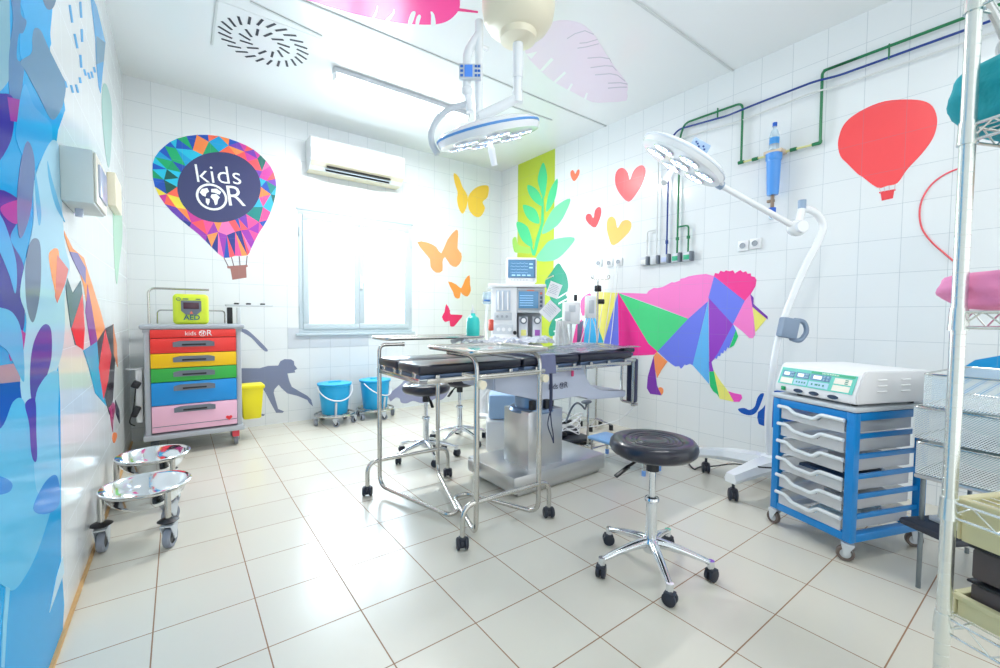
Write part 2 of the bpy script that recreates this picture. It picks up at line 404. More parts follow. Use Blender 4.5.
# lion / baboon mosaic
T_ = lambda p: crop(600, 250, 5.556, p)
L_ = lambda p: crop(600, 340, 5.556, p)
U_ = lambda p: crop(550, 250, 6.68, p)
PK, PW = '#ff84cf', '#7080ee'
art('mosaic_animal_mural', 'big pink, green and violet geometric mosaic animal mural on the right wall', 'R', [
    ('#f5ee77', U_([(310, 290), (330, 280), (452, 286), (365, 615), (345, 620), (310, 480)]), 0),
    ('#35b5b4', U_([(310, 480), (360, 620), (310, 620)]), 0),
    ('#ee2d93', U_([(205, 340), (250, 295), (275, 300), (262, 400), (215, 440)]), 3),
    ('#ee2d93', U_([(150, 620), (175, 500), (215, 460), (240, 620)]), 0),
    ('#3c2c5e', U_([(180, 620), (185, 490), (225, 470), (205, 620)]), 0),
    ('#12a6df', U_([(225, 620), (240, 450), (300, 440), (350, 620)]), 0),
    (PW, T_([(100, 237), (106, 520), (106, 600), (18, 600), (22, 510)]), 0),
    (PK, T_([(100, 237), (260, 243), (270, 228), (300, 210), (320, 212), (350, 205), (400, 178), (412, 181), (445, 170), (447, 160), (470, 156), (490, 147), (540, 138), (590, 133), (635, 145), (605, 265), (600, 290), (490, 382), (330, 318)]), 0),
    ('#4edc8c', T_([(104, 240), (490, 382), (320, 564), (270, 520)]), 0),
    ('#ff2f9c', T_([(100, 239), (104, 240), (270, 520), (320, 564), (300, 582), (106, 590)]), 0),
    (PW, T_([(600, 285), (515, 640), (500, 632), (480, 640), (470, 636), (462, 648), (450, 660), (440, 645), (420, 648), (400, 635), (378, 618), (320, 564), (490, 382)]), 0),
    ('#68bcf6', T_([(602, 285), (607, 745), (560, 690), (515, 640)]), 0),
    ('#9a44c6', T_([(605, 262), (742, 412), (700, 490), (650, 590), (620, 622), (630, 676), (608, 676)]), 0),
    (PW, T_([(635, 145), (805, 282), (740, 414), (603, 265)]), 0),
    ('#fb3a97', T_([(633, 145), (640, 128), (660, 132), (670, 115), (690, 122), (700, 113), (720, 118), (740, 113), (750, 130), (762, 122), (780, 112), (795, 124), (812, 118), (820, 132), (838, 130), (840, 145), (860, 150), (870, 166), (865, 200), (838, 245), (805, 282)]), 0),
    (PK, T_([(740, 412), (805, 282), (838, 243), (850, 320), (862, 470), (850, 490), (830, 489), (790, 450)]), 0),
    ('#7c35ab', T_([(836, 244), (854, 265), (853, 300), (932, 370), (932, 386), (848, 318)]), 0),
    ('#f5ee77', T_([(848, 316), (925, 383), (864, 456)]), 0),
    (PW, T_([(740, 412), (756, 445), (722, 530), (716, 545), (708, 540), (700, 562), (690, 556), (685, 575), (672, 570), (668, 590), (655, 588), (650, 605), (638, 600), (620, 622), (655, 575)]), 0),
    ('#27c978', T_([(756, 445), (768, 480), (745, 530), (720, 545)]), 0),
    ('#27c978', L_([(608, 175), (632, 172), (665, 322), (650, 300), (630, 285), (612, 255)]), 0),
    ('#9a44c6', L_([(606, 120), (618, 120), (632, 174), (608, 176)]), 0),
    ('#f5f07c', L_([(632, 168), (660, 215), (712, 284), (745, 343), (665, 326)]), 0),
    ('#f255c0', L_([(712, 284), (745, 295), (785, 303), (791, 322), (775, 343), (745, 343)]), 0),
    ('#ff9a5e', L_([(315, 65), (375, 120), (340, 170), (318, 212), (303, 150), (300, 90)]), 0),
    ('#ff9a5e', L_([(322, 272), (335, 262), (350, 270), (352, 290), (340, 306), (325, 300)]), 3),
    ('#8034b0', L_([(299, 90), (312, 215), (318, 255), (342, 307), (280, 299), (261, 268), (266, 205)]), 0)])
# blue animal partly hidden by the cart
K_ = lambda p: crop(690, 400, 6.24, p)
art('blue_animal_mural', 'dark blue animal silhouette with curled trunk on the wall behind the blue cart', 'R', [
    ('#0f56b4', K_([(300, 56), (340, 50), (372, 62), (405, 40), (420, -10), (440, -38), (462, -40), (450, 0), (425, 60), (400, 88), (365, 95), (320, 80)]), 3),
    ('#0f56b4', K_([(425, 75), (455, 50), (490, 0), (500, -55), (545, -60), (700, -40), (1500, -130), (1600, -70), (1590, 60), (900, 140), (700, 120), (560, 175), (505, 170), (455, 160), (430, 150), (420, 110)]), 0),
    ('#1496d8', [(925, 378), (945, 379), (975, 360), (1020, 352), (1020, 400), (975, 400), (925, 402)], 0)])
# red balloons
Q_ = lambda p: crop(750, 0, 4, p)
Q2 = lambda p: crop(750, 167, 4, p)
rb = thing('balloon_sticker', 'solid red hot air balloon sticker on the right wall under the pipes', 'wall art', onwall('R', [(888, 200)])[0])
g = G(); decal(g, 'R', Q_([(352, 580), (358, 540), (375, 500), (410, 465), (470, 430), (540, 405), (620, 398), (690, 403), (730, 425), (748, 470), (745, 515), (728, 560), (690, 612), (650, 655)])+Q2([(625, 15), (590, 64), (550, 75), (510, 83), (450, 40)])+Q_([(430, 695), (390, 655), (362, 625)]), 3)
put('envelope', g, flat('#fd5357', .3, GS), rb)
g = G(); decal(g, 'R', Q2([(516, 100), (582, 88), (583, 94), (577, 96), (572, 125), (527, 135), (523, 106), (517, 106)]))
put('basket', g, flat('#f24a50', .3, GS), rb)
g = G()
for a, b in (((515, 82), (522, 102)), ((535, 79), (538, 98)), ((555, 75), (556, 94)), ((580, 68), (576, 90))):
    decal(g, 'R', Q2([a, (a[0]+3, a[1]), (b[0]+3, b[1]), b]))
put('rope', g, flat('#d9bfc2', .3, GS), rb)
pts = crop(900, 160, 4.175, [(300, 25), (240, 38), (180, 65), (130, 105), (95, 160), (82, 220), (92, 285), (130, 340), (180, 385), (215, 415), (300, 490), (360, 520)])
C = [(p.x, p.y) for p in cat(pts, 5, closed=False)]
P = onwall('R', C, .002); g = G(); g.tube(P, .0045, 6)
mir = [V((p.x, 2*P[-1].y-p.y, p.z)) for p in P]; g.tube(mir, .0045, 6)
put('balloon_outline_sticker', g, flat('#ef6068', .3), label='thin red outline of a balloon on the wall behind the wire shelving post', cat='wall art', loc=onwall('R', [(930, 260)])[0])
# monkey
N_ = lambda p: crop(235, 330, 6.075, p)
art('monkey_sticker', 'grey walking monkey silhouette sticker with long tail left of the buckets', 'B', [
    ('#7e87a4', N_([(10, -35), (45, -8), (75, 0), (130, 48), (197, 118), (185, 130), (150, 102), (100, 48), (40, 10), (0, -10)]), 3),
    ('#7e87a4', N_([(-60, 235), (60, 232), (150, 232), (200, 218), (262, 216), (275, 190), (300, 177), (340, 178), (358, 190), (360, 212), (379, 235), (362, 245), (366, 258), (318, 264), (330, 310), (345, 345), (390, 372), (440, 400), (462, 422), (474, 465), (455, 448), (448, 440), (440, 425), (380, 400), (318, 385), (280, 350), (265, 332), (240, 360), (235, 380), (245, 420), (262, 480), (298, 494), (290, 502), (250, 503), (215, 440), (185, 380), (160, 345), (100, 335), (20, 350), (-60, 350)]), 0),
    ('#7e87a4', N_([(100, 480), (140, 505), (182, 513), (175, 522), (135, 520), (95, 510)]), 0)])
Z_ = lambda p: crop(365, 320, 6.24, p)
art('lying_animal_sticker', 'grey lying animal silhouette sticker behind the stools under the window', 'B', [
    ('#9a9dbd', Z_([(140, 468), (175, 440), (225, 400), (255, 375), (350, 380), (450, 395), (530, 400), (525, 440), (500, 480), (470, 500), (440, 490), (400, 512), (350, 518), (300, 505), (260, 520), (225, 515), (215, 490), (190, 485), (160, 508), (150, 490)]), 3)])
# ---- kids OR balloon
b_ = lambda p: crop(140, 125, 4.05, p)
kb = thing('balloon_sticker', 'multicoloured mosaic hot air balloon sticker with navy disc and white lettering', 'wall art', onwall('B', [(237, 279)])[0])
outl = [(p.x, p.y) for p in cat(b_([(50, 180), (60, 130), (100, 85), (150, 55), (230, 40), (320, 45), (400, 70), (460, 100), (510, 145), (540, 190), (552, 250), (540, 320), (515, 385), (480, 440), (450, 500), (435, 528), (385, 530), (340, 538), (290, 495), (240, 445), (160, 380), (100, 320), (60, 250)]), 2)]
n = len(outl); cx, cy = b_([(320, 252)])[0]
inner = []
for (x, y) in outl:
    a = atan2(y-cy, x-cx); inner.append((cx+cos(a)*41.8, cy+sin(a)*35.2))
mid = []
rr = random.Random(3)
for k in range(n):
    t = .5+rr.uniform(-.22, .22); mid.append((outl[k][0]*(1-t)+inner[k][0]*t, outl[k][1]*(1-t)+inner[k][1]*t))
def pal(x, y):
    dx, dy = (x-cx)/45, (y-cy)/45
    if dy > .75: return ['#f2559c', '#1d55b8', '#fb5a63', '#ff7ab8', '#a23bb4', '#ff9a54', '#2b3b8e']
    if dx < -.45 and dy < .1: return ['#0aa06a', '#11a3dc', '#1559c4', '#0b5a52', '#23c3e4', '#10b070', '#1c4fb5']
    if dx < -.2 and dy >= .1: return ['#fb5a63', '#ff8d4c', '#f3e24a', '#d23b9c', '#fd6a58', '#6a3fb4', '#fb7aa0']
    if dy < -.6 and dx < .3: return ['#fb6c4e', '#12a472', '#12a6df', '#e8505b', '#1a55bd', '#ff8d4c']
    if dx > .3 and dy < -.1: return ['#d63ea6', '#ff6fae', '#0c6e66', '#fb5a63', '#12b0d8', '#ff9a54', '#7b3fb8']
    return ['#0f8a86', '#7b3fb8', '#f2559c', '#1a55bd', '#37b8e0', '#ff8d4c', '#0c6e66']
g = G(); mats = []
def facet(ps):
    x = sum(p[0] for p in ps)/3; y = sum(p[1] for p in ps)/3
    c = rr.choice(pal(x, y)); m = flat(c, .3, GB)
    if m not in mats: mats.append(m)
    g.mi = mats.index(m); decal(g, 'B', ps)
k = 0
while k < n:
    k2 = (k+2) % n; k1 = (k+1) % n
    facet([outl[k], outl[k1], mid[k1]]); facet([outl[k1], outl[k2], mid[k1]])
    facet([outl[k], mid[k1], mid[(k-1) % n]]); facet([mid[(k-1) % n], mid[k1], inner[k]])
    facet([mid[k1], inner[k2], inner[k]])
    k += 2
put('envelope', g, mats, kb, label='colourful mosaic envelope')
ex, ey = V((1, 0, 0)), V((0, 0, 1))
ell = [(cx+cos(t)*41.8, cy+sin(t)*35.2) for t in [2*pi*i/48 for i in range(48)]]
g = G(); decal(g, 'B', ell, lay=2); put('disc', g, flat('#3d4270', .25, None, 'navy_disc'), kb, label='navy blue disc')
g = G(); ang = radians(7)
X = V((cos(ang), 0, sin(ang))); Y = V((-sin(ang), 0, cos(ang))); nn = V((0, -.0032, 0))
def bpt(x, y): return onwall('B', b_([(x, y)]))[0]+nn
text_geo(g, 'kids', .225, bpt(318, 205), X, Y, .0006, -.0015, 1.02)
globe_r(g, bpt(291, 292), X, Y, .235, 0, letter=False)
text_geo(g, 'R', .262, bpt(385, 292), X, Y, .0006, -.001)
put('lettering', g, mat('white_vinyl', '#f8fafc', .3), kb, label='white kids OR lettering with a globe as the letter O')
g = G(); decal(g, 'B', b_([(352, 572), (435, 566), (437, 574), (430, 576), (432, 618), (374, 627), (366, 582), (354, 580)])); put('basket', g, flat('#a9746d', .35, GB), kb)
g = G()
for a, b in (((338, 538), (355, 572)), ((368, 534), (378, 572)), ((400, 532), (403, 570)), ((432, 530), (428, 568))): decal(g, 'B', b_([a, (a[0]+4, a[1]), (b[0]+4, b[1]), b]))
put('rope', g, flat('#6c5a63', .4, GB), kb)

# ---- left wall murals
a_ = lambda p: crop(0, 0, 3.107, p)       # crop 130x215
c_ = lambda p: crop(0, 200, 3.107, p)
e_ = lambda p: crop(0, 400, 2.492, p)
def zy(y, z): return V((XL+.0003, y, z))
g = G(); lm = []
def lcol(c, r=.07):
    m = mat('mural_'+c.strip('#'), c, .12, spec=.03)
    if m not in lm: lm.append(m)
    g.mi = lm.index(m)
edge = onwall('L', [(48, -40), (49, 30), (50, 55), (62, 85), (65, 110), (58, 130), (53, 165), (50, 190), (52, 280), (56, 330), (60, 400), (61, 480), (61, 560), (64, 605), (62, 640)])
lcol('#00a0de'); g.slab([p+V((.0003, 0, 0)) for p in edge]+[zy(edge[-1].y-.08, .002), zy(.9, .002), zy(.9, edge[0].z)], (.0004, 0, 0))
def dl(c, px, sm=3, lay=1):
    lcol(c); decal(g, 'L', px, sm*3, lay=lay)
dl('#1fa9ea', a_([(60, -30), (155, -30), (155, 100), (150, 150), (70, 190), (60, 100), (75, 60)]), 2, 1)
dl('#7db0c4', a_([(-30, -40), (20, -40), (28, 60), (30, 180), (25, 250), (-30, 270)]), 2, 1)
dl('#4c80b0', a_([(30, -40), (60, -40), (62, 40), (80, 65), (70, 100), (55, 110), (50, 180), (72, 200), (68, 260), (60, 360), (30, 310), (25, 180), (38, 60)]), 2, 2)
dl('#5f8db0', a_([(105, 88), (125, 95), (150, 150), (190, 230), (203, 262), (195, 320), (170, 368), (150, 360), (120, 300), (80, 225), (62, 190), (95, 165), (98, 120)]), 2, 3)
dl('#5a7896', a_([(125, -40), (175, -40), (168, 15), (150, 30), (135, 10)]), 2, 2)
dl('#37329a', a_([(-40, 300), (0, 290), (40, 310), (30, 440), (-40, 520)]), 2, 2)  # navy reflection from the glossy surface, painted in as mural colour
dl('#9a3f9f', a_([(20, 300), (72, 312), (60, 380), (30, 375)]), 0, 3)  # magenta part of that painted-in reflection
dl('#33a7e2', a_([(72, 260), (105, 330), (150, 375), (160, 400), (155, 450), (120, 505), (90, 520), (50, 440), (50, 380)]), 2, 3)
dl('#6b7fae', a_([(80, 440), (100, 470), (105, 540), (90, 668), (60, 740), (50, 640), (60, 520)]), 2, 4)
dl('#a8d5ea', a_([(155, 440), (185, 470), (190, 620), (200, 760), (215, 830), (200, 900), (190, 1100), (100, 1300), (60, 1200), (80, 1000), (60, 900), (100, 700), (105, 560)]), 2, 5)
dl('#5fb4e0', a_([(105, 530), (112, 560), (125, 660), (118, 700), (108, 620)]), 2, 7)
dl('#5fb4e0', a_([(145, 500), (160, 560), (190, 660), (200, 690), (170, 640), (150, 560)]), 2, 7)
dl('#2f2f97', c_([(-40, 0), (60, 0), (55, 60), (30, 120), (70, 200), (75, 320), (60, 420), (-40, 420)]), 2, 2)  # navy band: mirrored surroundings painted as a flat patch
dl('#a83d9c', c_([(0, 20), (75, 0), (55, 70), (20, 60)]), 2, 3)  # magenta band, a reflection put into the colour as well
dl('#43a9e4', c_([(-40, 0), (0, 50), (25, 110), (48, 200), (45, 290), (25, 230), (-10, 150), (-40, 120)]), 2, 5)
dl('#6d7f9c', c_([(100, 120), (120, 130), (125, 200), (120, 300), (100, 380), (80, 330), (75, 220), (85, 150)]), 2, 6)
dl('#5a4ba6', c_([(130, 390), (155, 400), (158, 480), (145, 540), (115, 620), (95, 620), (90, 540), (100, 450)]), 2, 6)
dl('#b3499f', c_([(10, 410), (60, 400), (95, 430), (90, 500), (30, 500)]), 0, 3)  # pink band: painted reflection laid over the mural blue
dl('#b08fa6', c_([(-40, 520), (60, 505), (140, 530), (100, 560), (0, 570), (-40, 570)]), 0, 3)  # mauve band, also a painted reflection
dl('#1a55b4', c_([(-40, 575), (100, 560), (80, 640), (40, 720), (-40, 740)]), 0, 3)  # lowest blue band of the painted reflections
dl('#5cb3e2', c_([(0, 335), (40, 355), (65, 420), (72, 560), (50, 530), (20, 470), (-10, 440), (-40, 340)]), 2, 6)
dl('#7cc6ea', c_([(170, 530), (180, 560), (178, 700), (180, 900), (110, 900), (105, 640), (130, 560)]), 2, 6)
dl('#5cbbe4', e_([(-60, 100), (0, 70), (30, 5), (55, 0), (70, 60), (80, 130), (100, 160), (130, 100), (142, 200), (120, 290), (90, 380), (60, 440), (30, 475), (0, 460), (-60, 420)]), 2, 5)
dl('#2587d6', e_([(110, 205), (140, 190), (145, 260), (110, 285), (80, 270)]), 2, 7)
dl('#2587d6', e_([(-30, 190), (10, 195), (28, 212), (15, 232), (-30, 235)]), 2, 7)
dl('#4b3fa8', e_([(60, 10), (85, 0), (88, 80), (90, 140), (84, 155), (75, 130), (70, 60)]), 2, 6)
dl('#7cc8e8', e_([(12, 465), (22, 470), (14, 560), (8, 668), (0, 668), (4, 560)]), 0, 6)
dl('#bfe0ee', e_([(155, 390), (158, 430), (122, 530), (140, 440)]), 0, 5)
put('wall_mural', g, lm, label='glossy blue underwater style mural with painted-in reflections covering the near end of the left wall', cat='wall art', loc=V((XL, 1.2, 0)))
g = G(); lm = []
dl('#ff9c56', c_([(150, 165), (180, 160), (175, 300), (165, 270), (155, 220)]), 2, 8)
dl('#e87a74', c_([(175, 170), (210, 215), (200, 260), (175, 320), (168, 300)]), 0, 9)
dl('#ff9a52', c_([(190, 80), (225, 150), (260, 180), (275, 230), (310, 340), (325, 395), (300, 480), (280, 400), (260, 270), (240, 200), (215, 160)]), 0, 1)
dl('#7b6fae', c_([(215, 160), (240, 165), (265, 210), (265, 260), (245, 225), (225, 185)]), 0, 2)
dl('#4d6f7d', c_([(200, 220), (225, 290), (250, 250), (260, 330), (255, 460), (232, 450), (218, 390), (205, 290)]), 0, 2)
dl('#ee3d48', c_([(255, 290), (262, 400), (258, 465), (235, 450), (220, 400)]), 0, 3)
dl('#8d3f9d', c_([(270, 260), (285, 340), (300, 430), (310, 520), (300, 600), (285, 480), (265, 350)]), 0, 3)
dl('#2e2733', c_([(300, 440), (325, 400), (352, 385), (358, 480), (350, 620), (340, 668), (320, 600), (300, 540)]), 0, 4)
dl('#2aa5d2', c_([(258, 468), (300, 440), (310, 560), (330, 640), (295, 600), (275, 520)]), 0, 5)
dl('#ee3d48', c_([(325, 400), (345, 480), (335, 560), (320, 620), (305, 520)]), 0, 6)
dl('#e88a58', c_([(350, 385), (362, 450), (365, 520), (352, 480)]), 0, 6)
E2 = lambda p: crop(100, 400, 9.97, p)
dl('#b23a72', E2([(80, 80), (130, 20), (150, 60), (130, 200), (125, 320), (110, 240), (95, 130)]), 0, 6)
dl('#33304a', E2([(150, 0), (190, 100), (195, 235), (175, 190), (155, 130)]), 0, 6)
dl('#ff8a4e', E2([(130, 330), (160, 330), (165, 370), (140, 430), (122, 390)]), 2, 6)
put('giraffe_mosaic_mural', g, lm, label='orange, red and black geometric mosaic mural past the blue one on the left wall', cat='wall art', loc=V((XL, 2.9, .3)))
g = G(); lm = []
dl('#9cc4bd', a_([(322, 260), (335, 275), (347, 340), (345, 450), (338, 520), (328, 480), (318, 380), (316, 300)]), 2, 1)
dl('#a6d8ba', c_([(352, -10), (372, -5), (380, 100), (370, 200), (362, 262), (354, 160)]), 2, 1)
put('leaf_sticker', g, lm, label='pale green long leaf shapes on the left wall next to the corner', cat='wall art', loc=V((XL, 3.6, 1.3)))
g = G(); lm = []
dl('#4ba3de', a_([(278, -30), (300, 20), (327, 132), (312, 290), (306, 270), (298, 190), (296, 120)]), 0, 1)
dl('#6a97b4', a_([(298, 110), (326, 132), (322, 190), (298, 200)]), 0, 2)
put('wedge_sticker', g, lm, label='pointed blue wedge shape high on the left wall next to the ceiling', cat='wall art', loc=V((XL, 3.4, 2.3)))
g = G(); lm = []
for a in ([(213, 15), (222, 70)], [(246, 5), (250, 55)], [(228, 105), (238, 150)], [(250, 90), (253, 130)], [(246, 170), (250, 210)], [(244, 240), (248, 258)], [(198, 252), (204, 272)], [(217, 264), (224, 288)], [(232, 262), (240, 288)], [(258, 215), (264, 235)], [(270, 225), (277, 245)], [(280, 222), (286, 242)], [(288, 208), (293, 225)]):
    (x0, y0), (x1, y1) = a; dl('#4ba3de', a_([(x0, y0), (x0+6, y0), (x1+5, y1), (x1-1, y1)]), 0, 1)
put('dashed_outline_sticker', g, lm, label='curving blue dashed outline high on the left wall above the grey box', cat='wall art', loc=V((XL, 2.6, 2.0)))
# ---- ceiling leaves
def art_leaf(name, label, polys):
    g = G(); mm = []
    for c, px, sm, ly in polys:
        m = mat('ceil_'+c.strip('#'), c, .22, spec=.4)
        if m not in mm: mm.append(m)
        g.mi = mm.index(m); decal(g, 'C', px, sm, lay=ly)
    co = sum((v.co for v in g.bm.verts), V())/len(g.bm.verts)
    put(name, g, mm, label=label, cat='wall art', loc=V((co.x, co.y, H)))
h_ = lambda p: crop(370, 0, 7.69, p)
art_leaf('leaf_sticker', 'hot pink round split leaf sticker on the ceiling left of the lamp canopy', [
    ('#ff3f9a', [(296, -6), (318, 3), (340, 10), (362, 15.5), (385, 20.5), (405, 23.5), (430, 24.5), (445, 22), (455, 15), (460, 5), (456, -12), (440, -26), (400, -30), (340, -24)], 4, 0),
    ('#f0478f', [(459, 8), (478, 11), (478, 13), (458, 11)], 0, 0),
    ('#e9edec', h_([(290, 185), (310, 110), (330, 85), (350, 90), (345, 120), (320, 185)]), 3, 2), ('#e9edec', h_([(350, 185), (360, 130), (380, 110), (392, 125), (385, 150), (372, 190)]), 3, 2),
    ('#e9edec', h_([(470, 195), (470, 120), (465, 90), (480, 90), (497, 120), (505, 192)]), 3, 2), ('#e9edec', h_([(120, 150), (170, 100), (180, 70), (190, 75), (185, 105), (150, 155)]), 3, 2),
    ('#e9edec', h_([(20, 130), (45, 80), (55, 40), (62, 50), (55, 90), (40, 130)]), 3, 2)])
j_ = lambda p: crop(500, 0, 4, p)
lf2 = [('#efe0ee', j_([(100, 205), (140, 150), (180, 105), (215, 85), (270, 80), (320, 92), (355, 115), (385, 150), (425, 215), (465, 275), (510, 335), (508, 370), (505, 402), (430, 408), (370, 408), (300, 372), (220, 330), (150, 270)]), 2, 0)]
for a in ([(268, 152), (300, 132), (340, 120), (375, 135)], [(318, 170), (345, 168), (390, 155)], [(310, 190), (345, 185), (395, 172)], [(350, 230), (400, 226), (438, 232), (446, 248)], [(362, 268), (420, 260), (450, 262), (466, 280)], [(380, 297), (440, 292), (470, 298), (500, 322)], [(432, 330), (480, 328), (510, 334)], [(432, 350), (480, 346), (508, 346)]):
    b = [(x, y+4) for x, y in a][::-1]; lf2.append(('#c9c2cf', j_(a+b), 0, 2))
for a in ([(105, 215), (150, 205), (125, 235)], [(160, 280), (205, 230), (215, 238), (170, 285)], [(215, 325), (258, 285), (265, 292), (222, 332)], [(268, 360), (285, 332), (292, 336), (276, 365)], [(335, 395), (345, 370), (352, 372), (344, 398)]):
    lf2.append(('#f3f5f5', j_(a), 0, 2))
art_leaf('leaf_sticker', 'very pale lilac split leaf sticker on the ceiling right of the lamp canopy', lf2)

# ================================================================== CEILING FITTINGS
vc = V((.53, 3.53, H))
vt = thing('ceiling_diffuser', 'square white ceiling air diffuser with two rings of swirling dark slots', 'air vent', vc)
g = G(); g.box(vc-V((0, 0, .0008)), (.60, .60, .0016), 0); put('plate', g, M_ce, vt)
M_slot = mat('slot_dark', '#232b36', .5)
for nn_, r0, r1 in ((24, .20, .285), (12, .085, .165)):
    for i in range(nn_):
        a = 2*pi*i/nn_; t = a+radians(28); c = vc+V((cos(a), sin(a), 0))*((r0+r1)/2)
        g = G(); g.box(c-V((0, 0, .003)), (r1-r0, .016, .002), 0, R=rotm('Z', t)); put('slot', g, M_slot, vt)
# tube light
def tube_lamp(c, L, label, vert=False):
    c = V(c); t = thing('fluorescent_lamp', label, 'ceiling light', V((c.x, c.y, H)), group='ceiling fluorescent lamps')
    g = G(); g.box(c-V((0, 0, .022)), (L, .07, .044), .008); put('housing', g, M_lgrey, t)
    g = G()
    for s in (-1, 1): g = G(); g.box(c+V((s*(L/2-.012), -.0, -.065)), (.022, .05, .05), .006); put('end_cap', g, M_white, t)
    g = G(); g.cyl(c+V((-L/2+.02, -.0, -.072)), c+V((L/2-.02, -.0, -.072)), .014, n=14); put('tube', g, M_tube, t, label='glowing white tube')
    return t
tube_lamp((1.62, 3.54, H), 1.24, 'long fluorescent tube lamp on the ceiling between air vent and surgical lamp')
tube_lamp((1.7, .5, H), 1.24, 'fluorescent tube lamp on the near part of the ceiling, outside the picture')
# ================================================================== AIR CONDITIONER
ac = thing('air_conditioner', 'white wall mounted split air conditioner above the window', 'air conditioner', (1.53, YB, 2.5))
x0, x1 = 1.05, 2.01
def xprof(g, prof, xa, xb):
    g.slab([V((xa, y, z)) for y, z in prof], (xb-xa, 0, 0))
g = G(); xprof(g, [(YB, 2.80), (4.49, 2.80), (4.465, 2.78), (4.46, 2.60), (4.475, 2.565), (4.51, 2.535), (4.56, 2.50), (YB, 2.50)], x0, x1); put('body', g, M_wpaint, ac, sharp=25)
g = G(); xprof(g, [(4.463, 2.565), (4.475, 2.562), (4.57, 2.495), (YB-.01, 2.488), (YB-.01, 2.5), (4.56, 2.502)], x0+.005, x1-.005); put('lower_grille', g, M_cream, ac)
g = G(); g.box((1.53, 4.492, 2.535), (.66, .004, .03), .001, R=rotm('X', radians(-38)))
g.box((1.53, 4.530, 2.508), (.66, .004, .03), .001, R=rotm('X', radians(-38))); put('outlet', g, M_black, ac)
g = G(); g.box((1.53, 4.508, 2.518), (.68, .012, .016), .004, R=rotm('X', radians(-38))); put('louvre', g, M_alu, ac)
# ================================================================== LEFT WALL BOXES
bx = thing('wall_cabinet', 'pale grey metal box fixed to the left wall above the murals', 'wall box', (XL, 2.31, 1.47))
g = G(); g.box((XL+.045, 2.31, 1.567), (.088, .28, .195), .005); put('body', g, mat('box_grey', '#cfd8d6', .4), bx)
g = G(); g.box((XL+.093, 2.31, 1.567), (.008, .268, .183), .004); put('door', g, mat('box_door', '#e6e2d2', .35), bx)
g = G(); g.box((XL+.1, 2.31, 1.567), (.008, .19, .12), .003); g.cyl((XL+.03, 2.31, 1.47), (XL+.03, 2.31, 1.44), .012); put('display_window', g, mat('pale_lilac', '#b9c4dc', .2), bx)
o = G(); o.box((XL+.02, 3.68, 1.82), (.04, .34, .2), .006); put('switch_box', o, M_cream, label='small cream switch box on the left wall beyond the grey metal box', cat='switch box', loc=V((XL, 3.68, 1.72)))

# ================================================================== WALL SERVICES (right)
M_gp = mat('green_pipe', '#1f7a4c', .35); M_bp = mat('blue_pipe', '#23408c', .35); M_wp = mat('white_pipe', '#d9dcda', .35)
gp = thing('green_pipe', 'green painted water and gas pipe bending along the top of the right wall', 'pipe', onwall('R', [(824, 144)], .03)[0])
g = G(); zt = 2.712
def wl(y, z, off=.03): return V((XR-off, y, z))
g.tube([wl(-1.6, zt), wl(1.08, zt)], .009, 8); g.tube(fillet([wl(.9, zt), wl(1.087, zt), wl(1.084, 2.245)], .03), .009, 8)
g.tube(fillet([wl(1.084, 2.26), wl(1.084, 2.245), wl(1.13, 2.245)], .02), .012, 8)
g.tube(fillet([wl(1.59, 2.255), wl(1.59, zt-.01), wl(2.06, zt), wl(2.10, 2.60), wl(2.10, 1.62)], .05), .0085, 8)
g.tube(fillet([wl(2.10, 1.85), wl(2.0, 1.85), wl(2.0, 1.61)], .03), .0075, 8)
put('run', g, M_gp, gp)
g = G(); g.tube([wl(1.11, 2.245), wl(1.59, 2.255)], .0075, 8); put('yellow_section', g, mat('yellow_pipe', '#e2df9b', .4), gp, label='pale yellow pipe section')
g = G()
for y, z in ((1.24, 2.248), (1.49, 2.253), (1.59, 2.256), (1.35, 2.25)): g.cyl(wl(y-.02, z), wl(y+.02, z), .013, n=10)
for y, z in ((2.10, 1.75), (2.0, 1.75)): g.cyl(wl(y, z-.012), wl(y, z+.012), .014, n=10)
g.box(wl(1.78, 2.695, .03), (.014, .008, .075), .002); g.box(wl(.75, 2.68, .03), (.014, .008, .09), .002)
put('fitting', g, M_gp, gp)
bp = thing('blue_pipe', 'thin dark blue pipe running just under the green one on the right wall', 'pipe', wl(1.1, 2.64))
g = G(); g.tube(fillet([wl(-1.6, 2.645), wl(1.0, 2.645), wl(1.12, 2.655, .05), wl(1.5, 2.655), wl(1.62, 2.64, .05), wl(1.7, 2.645), wl(2.12, 2.68), wl(2.2, 2.60), wl(2.2, 1.62)], .05), .0075, 8); g.cyl(wl(2.2, 1.72), wl(2.2, 1.75), .013, n=10)
put('run', g, M_bp, bp)
wp = thing('white_pipe', 'pair of slim white pipes lowest of the pipes on the right wall', 'pipe', wl(1.1, 2.57))
g = G(); g.tube(fillet([wl(-1.6, 2.58), wl(1.0, 2.58), wl(1.14, 2.59, .045), wl(1.6, 2.57), wl(2.1, 2.60), wl(2.3, 2.50), wl(2.3, 1.63)], .05), .006, 8)
g.tube(fillet([wl(2.3, 1.86), wl(2.4, 1.86), wl(2.4, 1.64)], .03), .006, 8); g.cyl(wl(2.3, 1.76), wl(2.3, 1.78), .011, n=8); g.cyl(wl(2.4, 1.76), wl(2.4, 1.78), .011, n=8)
put('run', g, M_wp, wp)
cols = [('#e9e9e4', 'white medical gas outlet, leftmost of the row under the pipes'), ('#c9cfd2', 'grey medical gas outlet, second from left in the row under the pipes'), ('#b9c6e6', 'pale blue medical gas outlet in the middle of the row under the pipes'),
        ('#2fb083', 'green medical gas outlet, second from right in the row under the pipes'), ('#2fb083', 'green medical gas outlet, rightmost in the row under the pipes')]
